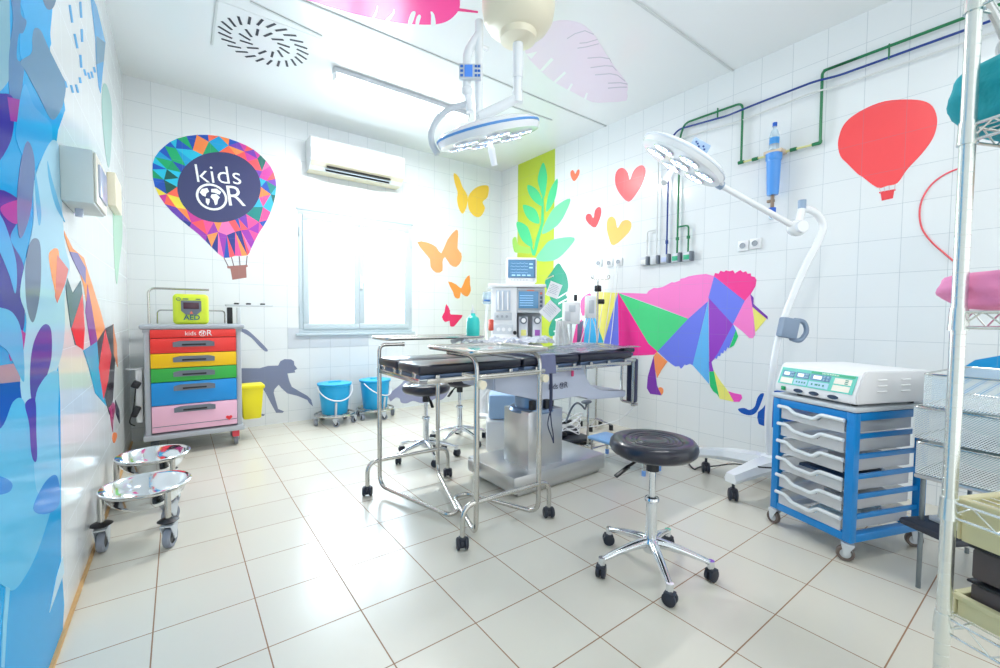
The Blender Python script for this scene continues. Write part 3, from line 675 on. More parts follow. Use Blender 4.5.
for i, (c, lb) in enumerate(cols):
    y = 2.42-i*.105; t = thing('gas_outlet', lb, 'gas outlet', V((XR, y, 1.56)), group='medical gas outlets')
    g = G(); g.box((XR-.02, y, 1.59), (.04, .092, .075), .004); put('body', g, M_lgrey, t)
    g = G(); g.box((XR-.042, y+.005, 1.583), (.006, .06, .04), .002); put('face', g, flat(c), t)
    g = G(); g.box((XR-.035, y-.036, 1.59), (.045, .022, .078), .003); put('clip', g, M_dgrey, t)
for y, z, lb in ((1.565, 1.625, 'white power socket left of its twin under the water filter'), (1.478, 1.632, 'white power socket right of its twin under the water filter'), (2.98, 1.625, 'white power socket, left of three beside the anaesthesia machine'), (2.845, 1.615, 'white power socket, middle of three beside the anaesthesia machine'), (2.73, 1.615, 'white power socket with a cable, right of three beside the anaesthesia machine')):
    t = thing('power_socket', lb, 'socket', V((XR, y, z-.04)), group='wall sockets')
    g = G(); g.box((XR-.008, y, z), (.016, .078, .078), .004); put('plate', g, M_white, t)
    g = G(); g.lathe([(0, 0), (.018, 0), (.021, .003), (.021, .006)], (XR-.0185, y, z), 20, rotm('Y', -pi/2)); put('socket_face', g, M_grey, t)
# cables hanging from the sockets
g = G()
for y, yo in ((2.86, 2.9), (2.75, 2.82), (2.72, 2.74)):
    g.tube(cat([(XR-.03, y, 1.60), (XR-.05, (y+yo)/2, 1.3), (XR-.08, yo, .95), (XR-.12, yo+.02, .6)], 6, False), .004, 6)
put('power_cable', g, M_white, label='thin white cables hanging from the wall sockets beside the anaesthesia machine', cat='cable', loc=V((XR-.05, 2.8, .6)))
# water filter
fy_ = 1.348; fz = 2.22
wf = thing('water_filter', 'blue plastic water filter canister under the yellow pipe', 'water filter', V((XR-.07, fy_, 1.9)))
g = G(); g.lathe([(0, -.29), (.034, -.29), (.038, -.275), (.046, -.05), (.05, -.045), (.052, -.02), (.052, 0), (0, 0)], (XR-.07, fy_, fz+.02), 24); put('canister', g, mat('filter_blue', '#4c97e6', .3, coat=.3), wf)
g = G(); g.box((XR-.05, fy_, fz+.03), (.1, .12, .025), .006); put('bracket', g, mat('wood_beige', '#d9c5ae', .6), wf)
g = G(); g.cyl((XR-.07, fy_, fz-.27), (XR-.07, fy_, fz-.36), .012); g.box((XR-.07, fy_+.01, fz-.31), (.02, .05, .02), .004); put('tap', g, mat('brass_tap', '#8b7a6b', .3, metal=.8), wf)
bt = thing('water_bottle', 'small clear bottle with blue cap standing on top of the water filter', 'bottle', V((XR-.07, fy_, fz+.045)))
g = G(); g.lathe([(0, 0), (.03, 0), (.031, .01), (.031, .10), (.024, .13), (.013, .15), (.012, .17)], (XR-.07, fy_, fz+.045), 20); put('bottle_body', g, M_lid, bt)
g = G(); g.lathe([(.0315, .04), (.0315, .085)], (XR-.07, fy_, fz+.045), 20); put('bottle_label', g, mat('label_blue', '#3f97e0', .4), bt)
g = G(); g.lathe([(.015, .165), (.015, .192), (0, .192)], (XR-.07, fy_, fz+.045), 16); put('cap', g, mat('cap_blue', '#2262c8', .4), bt)
bt = thing('bottle_end', 'upside down clear bottle end with blue cap below the water filter tap', 'bottle', V((XR-.07, fy_, fz-.44)))
g = G(); g.lathe([(0, 0), (.015, 0), (.02, .02), (.02, .04)], (XR-.07, fy_, fz-.44), 16); put('neck', g, M_lid, bt)
g = G(); g.lathe([(0, .04), (.024, .04), (.024, .08), (0, .08)], (XR-.07, fy_, fz-.44), 16); put('cap', g, mat('cap_blue', '#2262c8', .4), bt)

# ================================================================== SURGICAL CEILING LAMP
cl = thing('surgical_ceiling_lamp', 'white surgical ceiling lamp with cream canopy, blue trimmed round head and curved yoke', 'surgical lamp', (1.57, 1.96, H))
K = V((1.57, 1.96, 0))
g = G(); g.lathe([(.205, H), (.205, 2.80), (.195, 2.74), (.17, 2.70), (.12, 2.67), (.105, 2.665), (.10, 2.63), (.05, 2.612), (0, 2.61)], K, 48); put('canopy', g, M_cream, cl, sharp=50)
g = G(); g.cyl(K+V((0, 0, 2.63)), K+V((0, 0, 2.42)), .030, n=24); g.cyl(K+V((0, 0, 2.42)), K+V((0, 0, 2.33)), .025, n=24); put('column', g, M_wpaint, cl)
mst = V((1.392, 2.09, 0))
g = G(); g.cyl(K+V((0, 0, 2.31)), mst+V((0, 0, 2.20)), .026, .030, n=20)
g.cyl(K+V((0, 0, 2.285)), K+V((0, 0, 2.345)), .030, n=24); put('arm', g, M_wpaint, cl)
g = G(); g.cyl(mst+V((0, 0, 2.16)), mst+V((0, 0, 2.735)), .022, n=20); g.cyl(mst+V((.02, 0, 2.60)), mst+V((.06, .0, 2.60)), .012, n=12); put('mast', g, M_wpaint, cl)
yk = V((1.337, 2.13, 0))
g = G(); g.tube(fillet([mst+V((0, 0, 2.66)), mst+V((-.01, .008, 2.64)), yk+V((0, 0, 2.56)), yk+V((0, 0, 2.36))], .06), .024, 12); g.ball(yk+V((0, 0, 2.345)), .033); g.cyl(yk+V((0, 0, 2.33)), yk+V((.015, -.01, 2.23)), .02, n=14)
put('drop_arm', g, M_wpaint, cl)
g = G(); side = _r; up = V((0, 0, 1))
hc = V((1.428, 2.047, 2.10))
yp = [yk+V((.012, -.01, 2.28)), yk-side*.02+V((0, 0, 2.27)), yk-side*.10+V((0, 0, 2.245)), yk-side*.165+V((0, 0, 2.19)), yk-side*.20+V((0, 0, 2.12)), yk-side*.195+V((0, 0, 2.05)), yk-side*.165+V((0, 0, 1.995))]
g = G(); g.tube(cat(yp, 5, False), .018, 12); put('yoke', g, M_lgrey, cl)
# panel
pcn = yk+V((.0, -.035, 2.435)); NF = -_f; 
def facing(c, X, Y): M = Matrix((X.normalized(), Y.normalized(), X.normalized().cross(Y.normalized()))).transposed().to_4x4(); return M
Xs = V((_r.x, _r.y, 0)).normalized(); Zs = V((0, 0, 1)); Rf = facing(None, Xs, Zs)   # local x=right, y=up, z=towards camera
g = G(); g.box(pcn, (.125, .085, .03), .006, R=Rf); pn = put('control_panel', g, M_lgrey, cl)
No = Xs.cross(Zs)
def onp(c, x, y, z): return c+Xs*x+Zs*y+No*z
g = G(); g.box(onp(pcn, -.008, .0, .0165), (.045, .065, .004), .001, R=Rf); put('display', g, mat('lcd_blue', '#4a83d9', .3, emit=.3), pn)
g = G()
for yy in (-.025, 0, .025):
    g.box(onp(pcn, -.046, yy, .0165), (.016, .013, .004), .001, R=Rf); g.box(onp(pcn, .033, yy, .0165), (.014, .013, .004), .001, R=Rf); g.box(onp(pcn, .05, yy, .0165), (.014, .013, .004), .001, R=Rf)
put('keys', g, mat('key_blue', '#2f6fc9', .4), pn)
# head : disc tilted
def lamp_head(parent, c, axX, axN, R, trim='#5c9be0', npod=7, th=.06, handle=True, glow=3.0):
    "axX = in-plane x, axN = light direction (down)"
    axX = axX.normalized(); axN = axN.normalized(); axY = axN.cross(axX).normalized(); axX = axY.cross(axN).normalized()
    M = Matrix((axX, axY, axN)).transposed().to_4x4()
    g = G(); g.lathe([(0, -th*.75), (R*.35, -th*.72), (R*.7, -th*.58), (R*.93, -th*.35), (R, -th*.1), (R, th*.1), (R*.97, th*.38), (R*.9, th*.42), (0, th*.40)], c, 56, M)
    hd = put('lamp_head', g, M_wpaint, parent, sharp=45)
    g = G(); g.lathe([(R*.995, -th*.16), (R*1.012, -th*.14), (R*1.012, -th*.02), (R*.995, 0)], c, 56, M); put('trim_ring', g, flat(trim), hd, label='blue rim stripe')
    for i in range(npod):
        if i == 0: px, py, pr = 0, 0, R*.25
        else: a = 2*pi*i/(npod-1)+.3; px, py, pr = cos(a)*R*.62, sin(a)*R*.62, R*.235
        cc = c+axX*px+axY*py
        g = G(); g.lathe([(pr, th*.36), (pr*1.02, th*.5), (pr*.9, th*.54), (pr*.86, th*.45)], cc, 28, M); pod = put('light_pod', g, M_chrome, hd)
        g = G(); g.lathe([(0, th*.45), (pr*.5, th*.46), (pr*.88, th*.5)], cc, 24, M); put('lens', g, mat('pod_lens_%s' % glow, '#e6eefb', .12, emit=glow), hd)
        g = G()
        for k in range(5):
            aa = 2*pi*k/5+i; g.box(cc+(axX*cos(aa)+axY*sin(aa))*pr*.45+axN*th*.5, (pr*.5, pr*.14, .003), 0, R=M @ rotm('Z', aa))
        put('led_cluster', g, mat('led_blue', '#7d9fd0', .3), hd)
    if handle:
        g = G(); g.cyl(c+axN*th*.4, c+axN*(th*.4+.05), .016, n=16); g.cyl(c+axN*(th*.4+.045), c+axN*(th*.4+.14), .021, .017, n=18); put('handle', g, M_white, hd)
    return hd
HX = (V((1.67, 1.87, 2.20))-V((1.205, 2.213, 2.065)))
HN = V((.16, .21, -1)); HN = (HN-HX*(HN.dot(HX)/HX.dot(HX)))
lamp_head(cl, hc+V((.0, 0, .005)), HX, HN, .292, th=.085)

# ================================================================== MOBILE SURGICAL LAMP
ml = thing('mobile_surgical_lamp', 'white mobile surgical lamp on a curved pole with wheeled forked base', 'surgical lamp', (3.02, 1.18, 0))
PB = V((3.03, 1.18, 0))
def D(u, v, d): return CAM+(_f*F+_r*(u-500)-_u*(v-334))*(d/F)
g = G()
hub = V((3.07, 1.15, .13))
for tip, midp in ((V((2.90, 1.56, .13)), V((2.97, 1.38, .16))), (V((2.57, 1.19, .13)), V((2.80, 1.13, .17)))):
    d = tip-hub; L = d.length; a = atan2(d.y, d.x)
    pr = []; n0 = 12
    for i in range(n0+1):
        t = i/n0; p = hub*(1-t)**2+midp*2*t*(1-t)+tip*t*t; w = .075*(1-t)+.04*t; h = .05*(1-t)+.033*t
        tg = (midp-hub)*(1-t)+(tip-midp)*t; nn = V((-tg.y, tg.x, 0)).normalized()
        pr.append([p+nn*w, p+nn*w*.7+V((0, 0, h)), p-nn*w*.7+V((0, 0, h)), p-nn*w, p-nn*w*.8-V((0, 0, h*.6)), p+nn*w*.8-V((0, 0, h*.6))])
    rs = [[g.bm.verts.new(q) for q in r_] for r_ in pr]
    for A_, B_ in zip(rs, rs[1:]): g.bridge(A_, B_)
    g.face(rs[0][::-1]); g.face(rs[-1])
g.lathe([(0, .07), (.12, .07), (.13, .10), (.11, .17), (.05, .20), (0, .2)], (3.07, 1.15, 0), 28)
g.box((3.18, 1.12, .13), (.25, .14, .09), .03)
put('base', g, M_wpaint, ml, sharp=40)
for x, y in ((2.915, 1.515), (2.60, 1.185), (3.22, 1.05), (3.26, 1.2)): caster(ml, (x, y, 0), .036, .04, yaw=.6, stem=.03)
pts = [D(766, 468, 2.75), D(768, 430, 2.75), D(771, 385, 2.74), D(778, 340, 2.73), D(789, 305, 2.72), D(806, 265, 2.71), D(819, 240, 2.70), D(823, 225, 2.70), D(817, 214, 2.69), D(808, 209, 2.68), D(803, 209, 2.68)]
g = G(); g.tube(cat([V((3.05, 1.16, .15))]+pts[1:], 5, False), .021, 14); put('pole', g, M_wpaint, ml, sharp=60)
g = G(); gp_ = D(788, 328, 2.7); rt_ = Xs
Rg = Rf @ rotm('Z', radians(-10))
def lp(c, R, x, y, z=0): return c+(R.to_3x3() @ V((x, y, z)))
g.box(gp_, (.105, .125, .06), .012, R=Rg)
g.tube(fillet([lp(gp_, Rg, .03, .055), lp(gp_, Rg, .09, .06), lp(gp_, Rg, .125, .0), lp(gp_, Rg, .09, -.07), lp(gp_, Rg, .03, -.06)], .06, 6), .015, 10)
put('grip', g, mat('grip_grey', '#8799b0', .45), ml, label='blue grey hand grip on the pole')
kn = D(797, 228, 2.64); jt = D(802, 206, 2.66)
g = G(); g.cyl(jt+V((0, 0, .035)), jt-V((0, 0, .02)), .022, n=16); put('joint_cap', g, mat('cap_grey', '#93a9c2', .4), ml)
g = G(); g.cyl(jt-V((0, 0, .02)), kn, .022, n=16); g.ball(kn, .05, (1.25, 1, .8), R=Rf); g.cyl(kn+No*.01, kn+No*.055, .034, n=20); put('knuckle', g, M_wpaint, ml)
tip = D(722, 186, 2.5)
g = G(); g.cyl(kn, tip, .0185, .016, n=16); put('boom', g, M_wpaint, ml)
g = G(); g.cyl(tip, tip+(tip-kn).normalized()*.03, .024, n=14); put('boom_collar', g, mat('cap_grey', '#93a9c2', .4), ml)
mh = D(683, 161, 2.42)
mx = D(724, 189, 2.47)-D(645, 139, 2.38)
vv = (mh-CAM).normalized(); mx = _r*.866-_u*.5; mx = (mx-vv*mx.dot(vv)).normalized()
mn = vv.cross(mx); mn = mn if mn.dot(_u) < 0 else -mn
mN = mn*.97-vv*.23
lamp_head(ml, mh+V((0, 0, .01)), mx, mN, .25, th=.07, npod=7, trim='#dfe6ee', glow=3.0, handle=False)
g = G(); g.tube(cat([tip, D(716, 174, 2.42), D(706, 163, 2.36), D(698, 156, 2.34)], 5, False), .017, 10); put('yoke', g, M_lgrey, ml)
g = G(); hh = D(672, 175, 2.3); g.cyl(D(673, 168, 2.36), D(664, 183, 2.28), .016, n=14); put('handle', g, M_white, ml)
cpn = D(699, 148, 2.36); Rc = Rf @ rotm('Z', radians(-28))
g = G(); g.box(cpn, (.10, .075, .025), .005, R=Rc); pn = put('control_panel', g, mat('panel_bluegrey', '#9db8d8', .4), ml)
g = G()
for i, (x, y) in enumerate([(-.032, .015), (-.02, .01), (-.008, -.0), (.0, -.018), (.014, .012), (.026, .0), (.016, -.02), (.03, -.02)]): g.box(lp(cpn, Rc, x, y, .0135), (.010, .010, .003), .001, R=Rc @ rotm('Z', i*.7))
put('keys', g, mat('key_navy', '#23458c', .4), pn)
# its power cable across the floor
g = G(); cb = [(3.2, 1.12, .02), (3.0, 1.14, .215), (2.86, 1.25, .012), (2.72, 1.42, .008), (2.60, 1.38, .008), (2.43, 1.46, .008), (2.35, 1.42, .008), (2.3, 1.6, .008)]
cb = [fl_ for fl_ in [hit(775, 468, 2, .2), hit(760, 467, 2, .19), hit(735, 464, 2, .13), hit(722, 465, 2, .10), hit(715, 466, 2, .05), hit(700, 467, 2, .008), hit(694, 469, 2, .008), hit(688, 463, 2, .008), hit(680, 458, 2, .008), hit(670, 452, 2, .008)]]
g.tube(cat(cb, 5, False), .005, 6); put('power_cable', g, M_black, label='black power cable trailing over the white lamp base and the floor', cat='cable', loc=cb[5])

# ================================================================== STOOLS
def make_stool(loc, h, label):
    t = thing('wheeled_stool', label, 'stool', loc, group='round black wheeled stools')
    g = G(); L0 = V(loc)
    g.lathe([(0, h-.013), (.04, h-.014), (.052, h-.008), (.060, h-.008), (.066, h-.014), (.072, h-.008), (.082, h-.007), (.088, h-.014), (.094, h-.007), (.106, h-.006), (.114, h-.013), (.122, h-.006), (.148, h-.002), (.165, h-.006), (.176, h-.02), (.179, h-.036), (.174, h-.054), (.160, h-.067), (.14, h-.07), (0, h-.07)], L0, 56)
    put('seat', g, M_blkvinyl, t, sharp=60)
    g = G(); g.lathe([(0, h-.085), (.1, h-.085), (.12, h-.07)], L0, 32); g.cyl(L0+V((0, 0, h-.07)), L0+V((0, 0, h-.14)), .026, n=20); st = put('seat_plate', g, M_black, t)
    g = G(); d = V((-.9, .35, 0)).normalized()
    g.tube([L0+V((0, 0, h-.09)), L0+d*.08+V((0, 0, h-.095)), L0+d*.12+V((0, 0, h-.115))], .006, 8); g.box(L0+d*.145+V((0, 0, h-.132)), (.075, .022, .010), .004, R=rotm('Z', atan2(d.y, d.x)) @ rotm('Y', .55)); put('height_lever', g, M_black, t)
    g = G(); g.cyl(L0+V((0, 0, h-.1)), L0+V((0, 0, .28)), .0135, n=18); g.cyl(L0+V((0, 0, .30)), L0+V((0, 0, .10)), .0225, .024, n=22); g.lathe([(.027, .31), (.03, .305), (.03, .295), (.026, .29)], L0, 20); put('column', g, M_chrome, t)
    for i in range(5):
        a = radians(15+72*i); dd = V((cos(a), sin(a), 0)); sd = V((-sin(a), cos(a), 0)); g = G(); rs = []
        for k in range(9):
            s = k/8; rr_ = .015+.215*s; z = .118-.045*s**1.6; w = .022*(1-s)+.013*s; hh_ = .022*(1-s)+.010*s
            p = L0+dd*rr_+V((0, 0, z))
            rs.append([g.bm.verts.new(p+sd*(w*cos(q))+V((0, 0, hh_*sin(q)))) for q in [2*pi*j/10 for j in range(10)]])
        for A_, B_ in zip(rs, rs[1:]): g.bridge(A_, B_)
        g.face(rs[0][::-1]); g.face(rs[-1]); g.cyl(L0+dd*.232+V((0, 0, .082)), L0+dd*.232+V((0, 0, .05)), .014, n=12)
        lg = put('leg', g, M_chrome, t, sharp=60)
        caster_sub(lg, L0+dd*.235, .026, .042, a+.9)
    g = G(); g.lathe([(0, .075), (.03, .078), (.037, .10), (.037, .125), (.03, .135), (0, .135)], L0, 24); put('hub', g, M_chrome, t)
    return t
def caster_sub(parent, c, r, w, yaw):
    A = V((-sin(yaw), cos(yaw), 0)); cc = V(c)+V((0, 0, r)); h = G()
    for sgn in (-1, 1): h.lathe([(0, -w*.2), (r*.75, -w*.22), (r, -w*.14), (r, w*.14), (r*.75, w*.22), (0, w*.2)], cc+A*sgn*w*.26, 20, rotm('Z', yaw) @ rotm('X', pi/2))
    h.box(cc+V((0, 0, r*.7)), (r*1.5, w*.95, r*.55), r*.2, R=rotm('Z', yaw))
    put('caster', h, M_rub, parent)
s1 = make_stool((1.60, 1.06, 0), .565, 'round black wheeled stool standing alone in front, near the operating table')
s2 = dup(s1, (1.49, 2.93, 0), radians(100), 'black wheeled stool behind the operating table, seat visible under the left end')
s3 = dup(s1, (1.915, 3.14, 0), radians(48), 'wheeled stool furthest back, only its chrome column and feet seen below the table')

# ================================================================== OPERATING TABLE
ot = thing('operating_table', 'black padded operating table on a stainless steel column and thick floor plate', 'operating table', (1.9, 2.2, 0))
g = G(); g.box((1.945, 2.175, .083), (.80, .50, .10), .008); g.box((1.955, 2.175, .018), (.72, .44, .032), .003); g.box((1.535, 2.36, .09), (.03, .06, .07), .006)
put('floor_plate', g, M_brush, ot)
g = G(); g.box((1.850, 2.115, .30), (.29, .25, .37), .006); cm = put('column', g, M_brush, ot)
g = G(); g.box((1.855, 2.108, .124), (.30, .262, .008), .002); put('column_gasket', g, M_black, cm)
g = G(); g.lathe([(0, .465), (.145, .465), (.15, .475), (.14, .49), (.11, .495), (.11, .56), (0, .56)], (1.84, 2.12, 0), 36); put('swivel_collar', g, mat('collar_blue', '#7f96b4', .3, metal=.6), cm)
g = G()
for x, y in ((1.76, 2.02), (1.86, 2.0), (1.93, 2.04)): g.box((x, y, .52), (.04, .03, .06), .005)
put('collar_bolt', g, M_black, cm)
bod = [(1.45, .75), (1.46, .64), (1.60, .60), (1.87, .53), (2.17, .545), (2.26, .50), (2.67, .478), (2.68, .525), (2.38, .55), (2.28, .59), (2.23, .65), (2.20, .74)]
g = G(); g.slab([V((x, 2.01, z)) for x, z in bod], (0, .36, 0)); bmesh.ops.bevel(g.bm, geom=g.bm.edges[:], offset=.008, segments=2, affect='EDGES'); hb = put('housing', g, mat('housing_grey', '#c3cadc', .3, coat=.3), ot)
g = G(); mi = 0
text_geo(g, 'kids', .052, (1.925, 2.008, .622), (1, 0, 0), (0, 0, 1), .0008); globe_r(g, (2.00, 2.008, .623), (1, 0, 0), (0, 0, 1), .042, 0)
put('lettering', g, mat('ink_navy', '#39415f', .4), hb, label='dark kids OR lettering on the housing')
g = G(); g.box((1.965, 2.006, .745), (.10, .006, .03), .002); put('control_label', g, mat('tag_cyan', '#35b4d8', .4), hb)
g = G(); g.ball((2.07, 1.99, .735), .018); g.box((2.075, 1.985, .70), (.018, .012, .04), .004); put('release_knob', g, mat('knob_pink', '#e0447c', .4), hb)
def pad(x0, x1, y0, y1, z, th=.048, name='pad'):
    g = G(); g.box(((x0+x1)/2, (y0+y1)/2, z-th/2), (x1-x0, y1-y0, th), .012, seg=3); p = put(name, g, M_blkvinyl, ot)
    g = G(); g.box(((x0+x1)/2, (y0+y1)/2, z-th-.014), (x1-x0-.02, y1-y0-.02, .022), .003); put('pad_tray', g, mat('tray_blue', '#5f7290', .3, metal=.5), p)
pad(.955, 1.61, 1.95, 2.215, .822, name='leg_pad'); pad(.955, 1.61, 2.235, 2.50, .822, name='leg_pad')
pad(1.63, 2.10, 1.95, 2.50, .825, name='seat_pad'); pad(2.115, 2.66, 1.95, 2.50, .825, name='back_pad')
pad(2.66, 2.79, 2.02, 2.43, .842, .035, name='head_pad')
for yy, sg in ((1.944, -1), (2.506, 1)):
    for xa, xb in ((.99, 1.58), (1.66, 2.10), (2.14, 2.62)):
        g = G(); g.box(((xa+xb)/2, yy+sg*.012, .742), (xb-xa, .008, .026), .002)
        for x in (xa+.06, (xa+xb)/2, xb-.06): g.box((x, yy+sg*.003, .752), (.025, .02, .04), .003)
        put('side_rail', g, M_steel, ot)
g = G(); g.box((.958, 2.22, .742), (.008, .53, .026), .002)
for yy in (2.02, 2.19, 2.27, 2.42): g.box((.966, yy, .765), (.02, .03, .04), .003)
put('end_rail', g, M_steel, ot)
# folded down pad & frame at right end
g = G(); g.box((2.725, 1.995, .60), (.05, .075, .33), .014, seg=3); put('folded_pad', g, M_navyv, ot)
g = G(); g.tube(fillet([(2.685, 1.96, .77), (2.685, 1.96, .44), (2.685, 2.06, .44), (2.685, 2.06, .77)], .02), .010, 10); g.box((2.64, 1.96, .76), (.14, .014, .025), .003); g.box((2.73, 1.975, .42), (.05, .03, .02), .004)
put('pad_frame', g, M_steel, ot)
g = G(); g.box((2.35, 2.30, .655), (.42, .012, .15), .003); g.box((2.38, 2.13, .752), (.44, .3, .008), .002); put('film_tray', g, mat('tray_pale', '#cfe0ea', .2, metal=.3), ot)
g = G(); g.cyl((2.24, 2.08, .62), (2.24, 2.08, .735), .045, n=24); g.lathe([(.05, .735), (.05, .745), (0, .745)], (2.24, 2.08, 0), 24); put('crank_housing', g, M_brush, ot)
# drape sheet over the top
def sheet(name, x0, x1, y0, y1, zf, m, nx=40, ny=20, th=.003, **k):
    b = bmesh.new(); vs = [[b.verts.new((x0+(x1-x0)*i/nx, y0+(y1-y0)*j/ny, zf(i/nx, j/ny))) for j in range(ny+1)] for i in range(nx+1)]
    for i in range(nx):
        for j in range(ny): b.faces.new((vs[i][j], vs[i+1][j], vs[i+1][j+1], vs[i][j+1]))
    bmesh.ops.solidify(b, geom=b.faces[:], thickness=th)
    return put(name, b, m, **k)
def zf(u, v):
    z = .834+.020*u+.007*sin(9*u+5*v)*sin(7*v)+.003*sin(25*u+3*v+2*sin(9*v))+.0015*sin(43*u-21*v)
    e = min(v, 1-v)
    if u > .86: z += .004
    return z
dr = thing('drape_sheet', 'crumpled grey blue sheet spread over the right half of the operating table', 'sheet', (2.2, 2.2, .82))
sheet('sheet', 1.70, 2.74, 1.935, 2.49, zf, M_cloth, nx=90, ny=40, parent=dr)
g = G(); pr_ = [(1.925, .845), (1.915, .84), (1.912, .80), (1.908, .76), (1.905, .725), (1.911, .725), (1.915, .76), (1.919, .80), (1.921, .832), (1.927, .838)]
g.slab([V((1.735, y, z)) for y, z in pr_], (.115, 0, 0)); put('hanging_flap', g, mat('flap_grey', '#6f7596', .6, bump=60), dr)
g = G(); g.tube(cat([(1.80, 1.90, .73), (1.802, 1.898, .60), (1.80, 1.90, .50)], 5, False), .010, 8); g.tube(cat([(1.80, 1.90, .5), (1.78, 1.90, .42), (1.81, 1.895, .34), (1.83, 1.90, .30)], 5, False), .004, 6); g.tube(cat([(1.80, 1.90, .5), (1.81, 1.90, .42), (1.82, 1.895, .36), (1.83, 1.90, .30)], 5, False), .004, 6)
put('safety_strap', g, mat('strap_navy', '#2f3656', .5), label='dark strap hanging straight down from the table edge under the sheet flap', cat='strap', loc=(1.8, 1.9, .3))
# crumpled gauze on the table
b = bmesh.new(); nx, ny = 44, 14
vs = [[b.verts.new((1.50+.80*i/nx+.01*sin(j*1.3), 2.38+.20*j/ny+.01*sin(i*.9), .895+.018*sin(i*.8+j*.7)*sin(j*.9)+.016*sin(i*.37)+.008*sin(i*2.1+j))) for j in range(ny+1)] for i in range(nx+1)]
for i in range(nx):
    for j in range(ny): b.faces.new((vs[i][j], vs[i+1][j], vs[i+1][j+1], vs[i][j+1]))
bmesh.ops.solidify(b, geom=b.faces[:], thickness=.003)
put('plastic_wrap', b, mat('wrap', '#f1f4fa', .2, trans=.25), label='crumpled clear white plastic wrapping lying on the far side of the operating table', cat='wrapping', loc=(1.9, 2.5, .85))

# ================================================================== OVERBED INSTRUMENT TABLES
def make_trolley(loc, rz, label, tray=(-.235, .235, -.03, .42, .905), armx=0, apex=(.045, .46), armz=.885):
    t = thing('instrument_trolley', label, 'instrument table', loc, rz, group='chrome tube instrument tables straddling the operating table')
    W, h = .195, .20
    g = G(); g.tube(fillet([(-.27, 0, .055), (-.27, 0, h), (.27, 0, h), (.27, 0, .055)], .09, 7), .0125, 12); put('foot_bar', g, M_steel, t, local=True, sharp=60)
    g = G(); g.tube(fillet([(-W, -.0, .35), (-W, 0, .045), (-apex[0], apex[1], .03), (apex[0], apex[1], .03), (W, 0, .045), (W, 0, .35)], .07, 7), .0125, 12); put('ground_loop', g, M_steel, t, local=True, sharp=60)
    for s in (-1, 1):
        g = G(); g.cyl((s*W, 0, .2), (s*W, 0, .70 if armx and s < 0 else .76), .0135, n=14); po = put('post', g, M_steel, t, local=True)
        if not armx: g = G(); g.cyl((s*W+.012, -.012, .755), (s*W+.012, -.035, .755), .021, n=18); put('clamp_knob', g, M_cream, po, local=True)
        if armx and s < 0: continue
        e = V((armx, 0, 0)) if armx else V((0, .25, 0)); q0 = V((s*W, 0, armz))
        g = G(); g.tube(fillet([(s*W, 0, .72), q0, q0+e], .09 if not armx else .04, 7), .011, 12); g.cyl(q0+e*.96, q0+e*1.05, .0125, n=12); put('top_arm', g, M_steel, po, local=True)
    if not armx: g = G(); g.tube(fillet([(-W, .12, .79), (-W, 0, .79), (W+.03, 0, .79)], .05, 6), .010, 12); g.tube([(-W, 0, .782), (W, 0, .782)], .008, 10); put('cross_bar', g, M_steel, t, local=True)
    g = G(); g.tube(fillet([(tray[0], tray[2], tray[4]), (tray[1], tray[2], tray[4]), (tray[1], tray[3], tray[4]), (tray[0], tray[3], tray[4])], .05, 6, closed=True), .011, 12, closed=True); rim = put('tray_rim', g, M_steel, t, local=True)
    g = G(); g.box(((tray[0]+tray[1])/2, (tray[2]+tray[3])/2, tray[4]-.005), (tray[1]-tray[0]-.015, tray[3]-tray[2]-.015, .006), .002); put('tray', g, mat('tray_steel', '#dbe0e4', .2, metal=.9), t, local=True)
    for x in (-.27, .27):
        caster(t, tuple((world(t) @ V((x, 0, 0)))), .028, .045, yaw=1.1, stem=.02)
    return t
tb = make_trolley((1.30, 1.66, 0), 0, 'chrome tube instrument table nearest the camera, standing in front of the operating table')
ta = make_trolley((1.155, 2.49, 0), radians(179), 'chrome tube instrument table beyond the operating table end, its tray long and bare', tray=(-.55, .165, -.22, .02, .93), armx=-.15, apex=(.03, .55), armz=.895)

# ================================================================== STEP STOOL, PEDALS
ss = thing('step_stool', 'low step stool with light blue top and steel legs beside the operating table', 'step stool', (2.6, 1.96, 0))
g = G(); g.box((2.60, 1.96, .155), (.22, .52, .025), .010, seg=3); put('platform', g, mat('step_blue', '#8cbdf0', .4), ss)
for yy in (1.73, 2.19):
    g = G(); g.tube(fillet([(2.51, yy, .03), (2.51, yy, .14), (2.69, yy, .14), (2.69, yy, .03)], .02), .009, 8); g.tube([(2.51, yy, .07), (2.69, yy, .07)], .006, 8); lg = put('leg_frame', g, M_steel, ss)
    g = G()
    for x in (2.51, 2.69): g.cyl((x, yy, 0), (x, yy, .035), .014, n=12)
    put('foot_cap', g, mat('foot_blue', '#7aa6e6', .5), lg)
fp = thing('foot_pedal', 'black triple foot pedal with coiled white cables behind the step stool', 'foot pedal', (2.78, 2.72, 0))
g = G(); g.box((2.66, 2.70, .06), (.38, .12, .06), .02, R=rotm('Z', -.15)); g.box((2.66, 2.56, .03), (.38, .16, .03), .01, R=rotm('Z', -.15)); put('pedal_base', g, M_rub, fp)
g = G()
for x in (2.54, 2.66, 2.78): g.box((x, 2.73, .12), (.11, .10, .03), .01, R=rotm('X', -.5))
g.ball((2.60, 2.6, .07), .045, (1.2, .8, .6)); put('pedal', g, M_black, fp)
g = G()
for k in range(5):
    pts = [(2.66+.02*k+(.11+.012*k)*cos(a), 2.58+.07*sin(a)+.02*k, .10+.025*k+.03*sin(2*a+k)) for a in [2*pi*i/18 for i in range(18)]]
    g.tube(pts, .0055, 6, closed=True)
g.tube(cat([(2.72, 1.97, .49), (2.80, 2.02, .40), (2.86, 2.2, .25), (2.85, 2.45, .14), (2.74, 2.56, .12)], 6, False), .004, 6)
put('coiled_cable', g, M_white, fp)
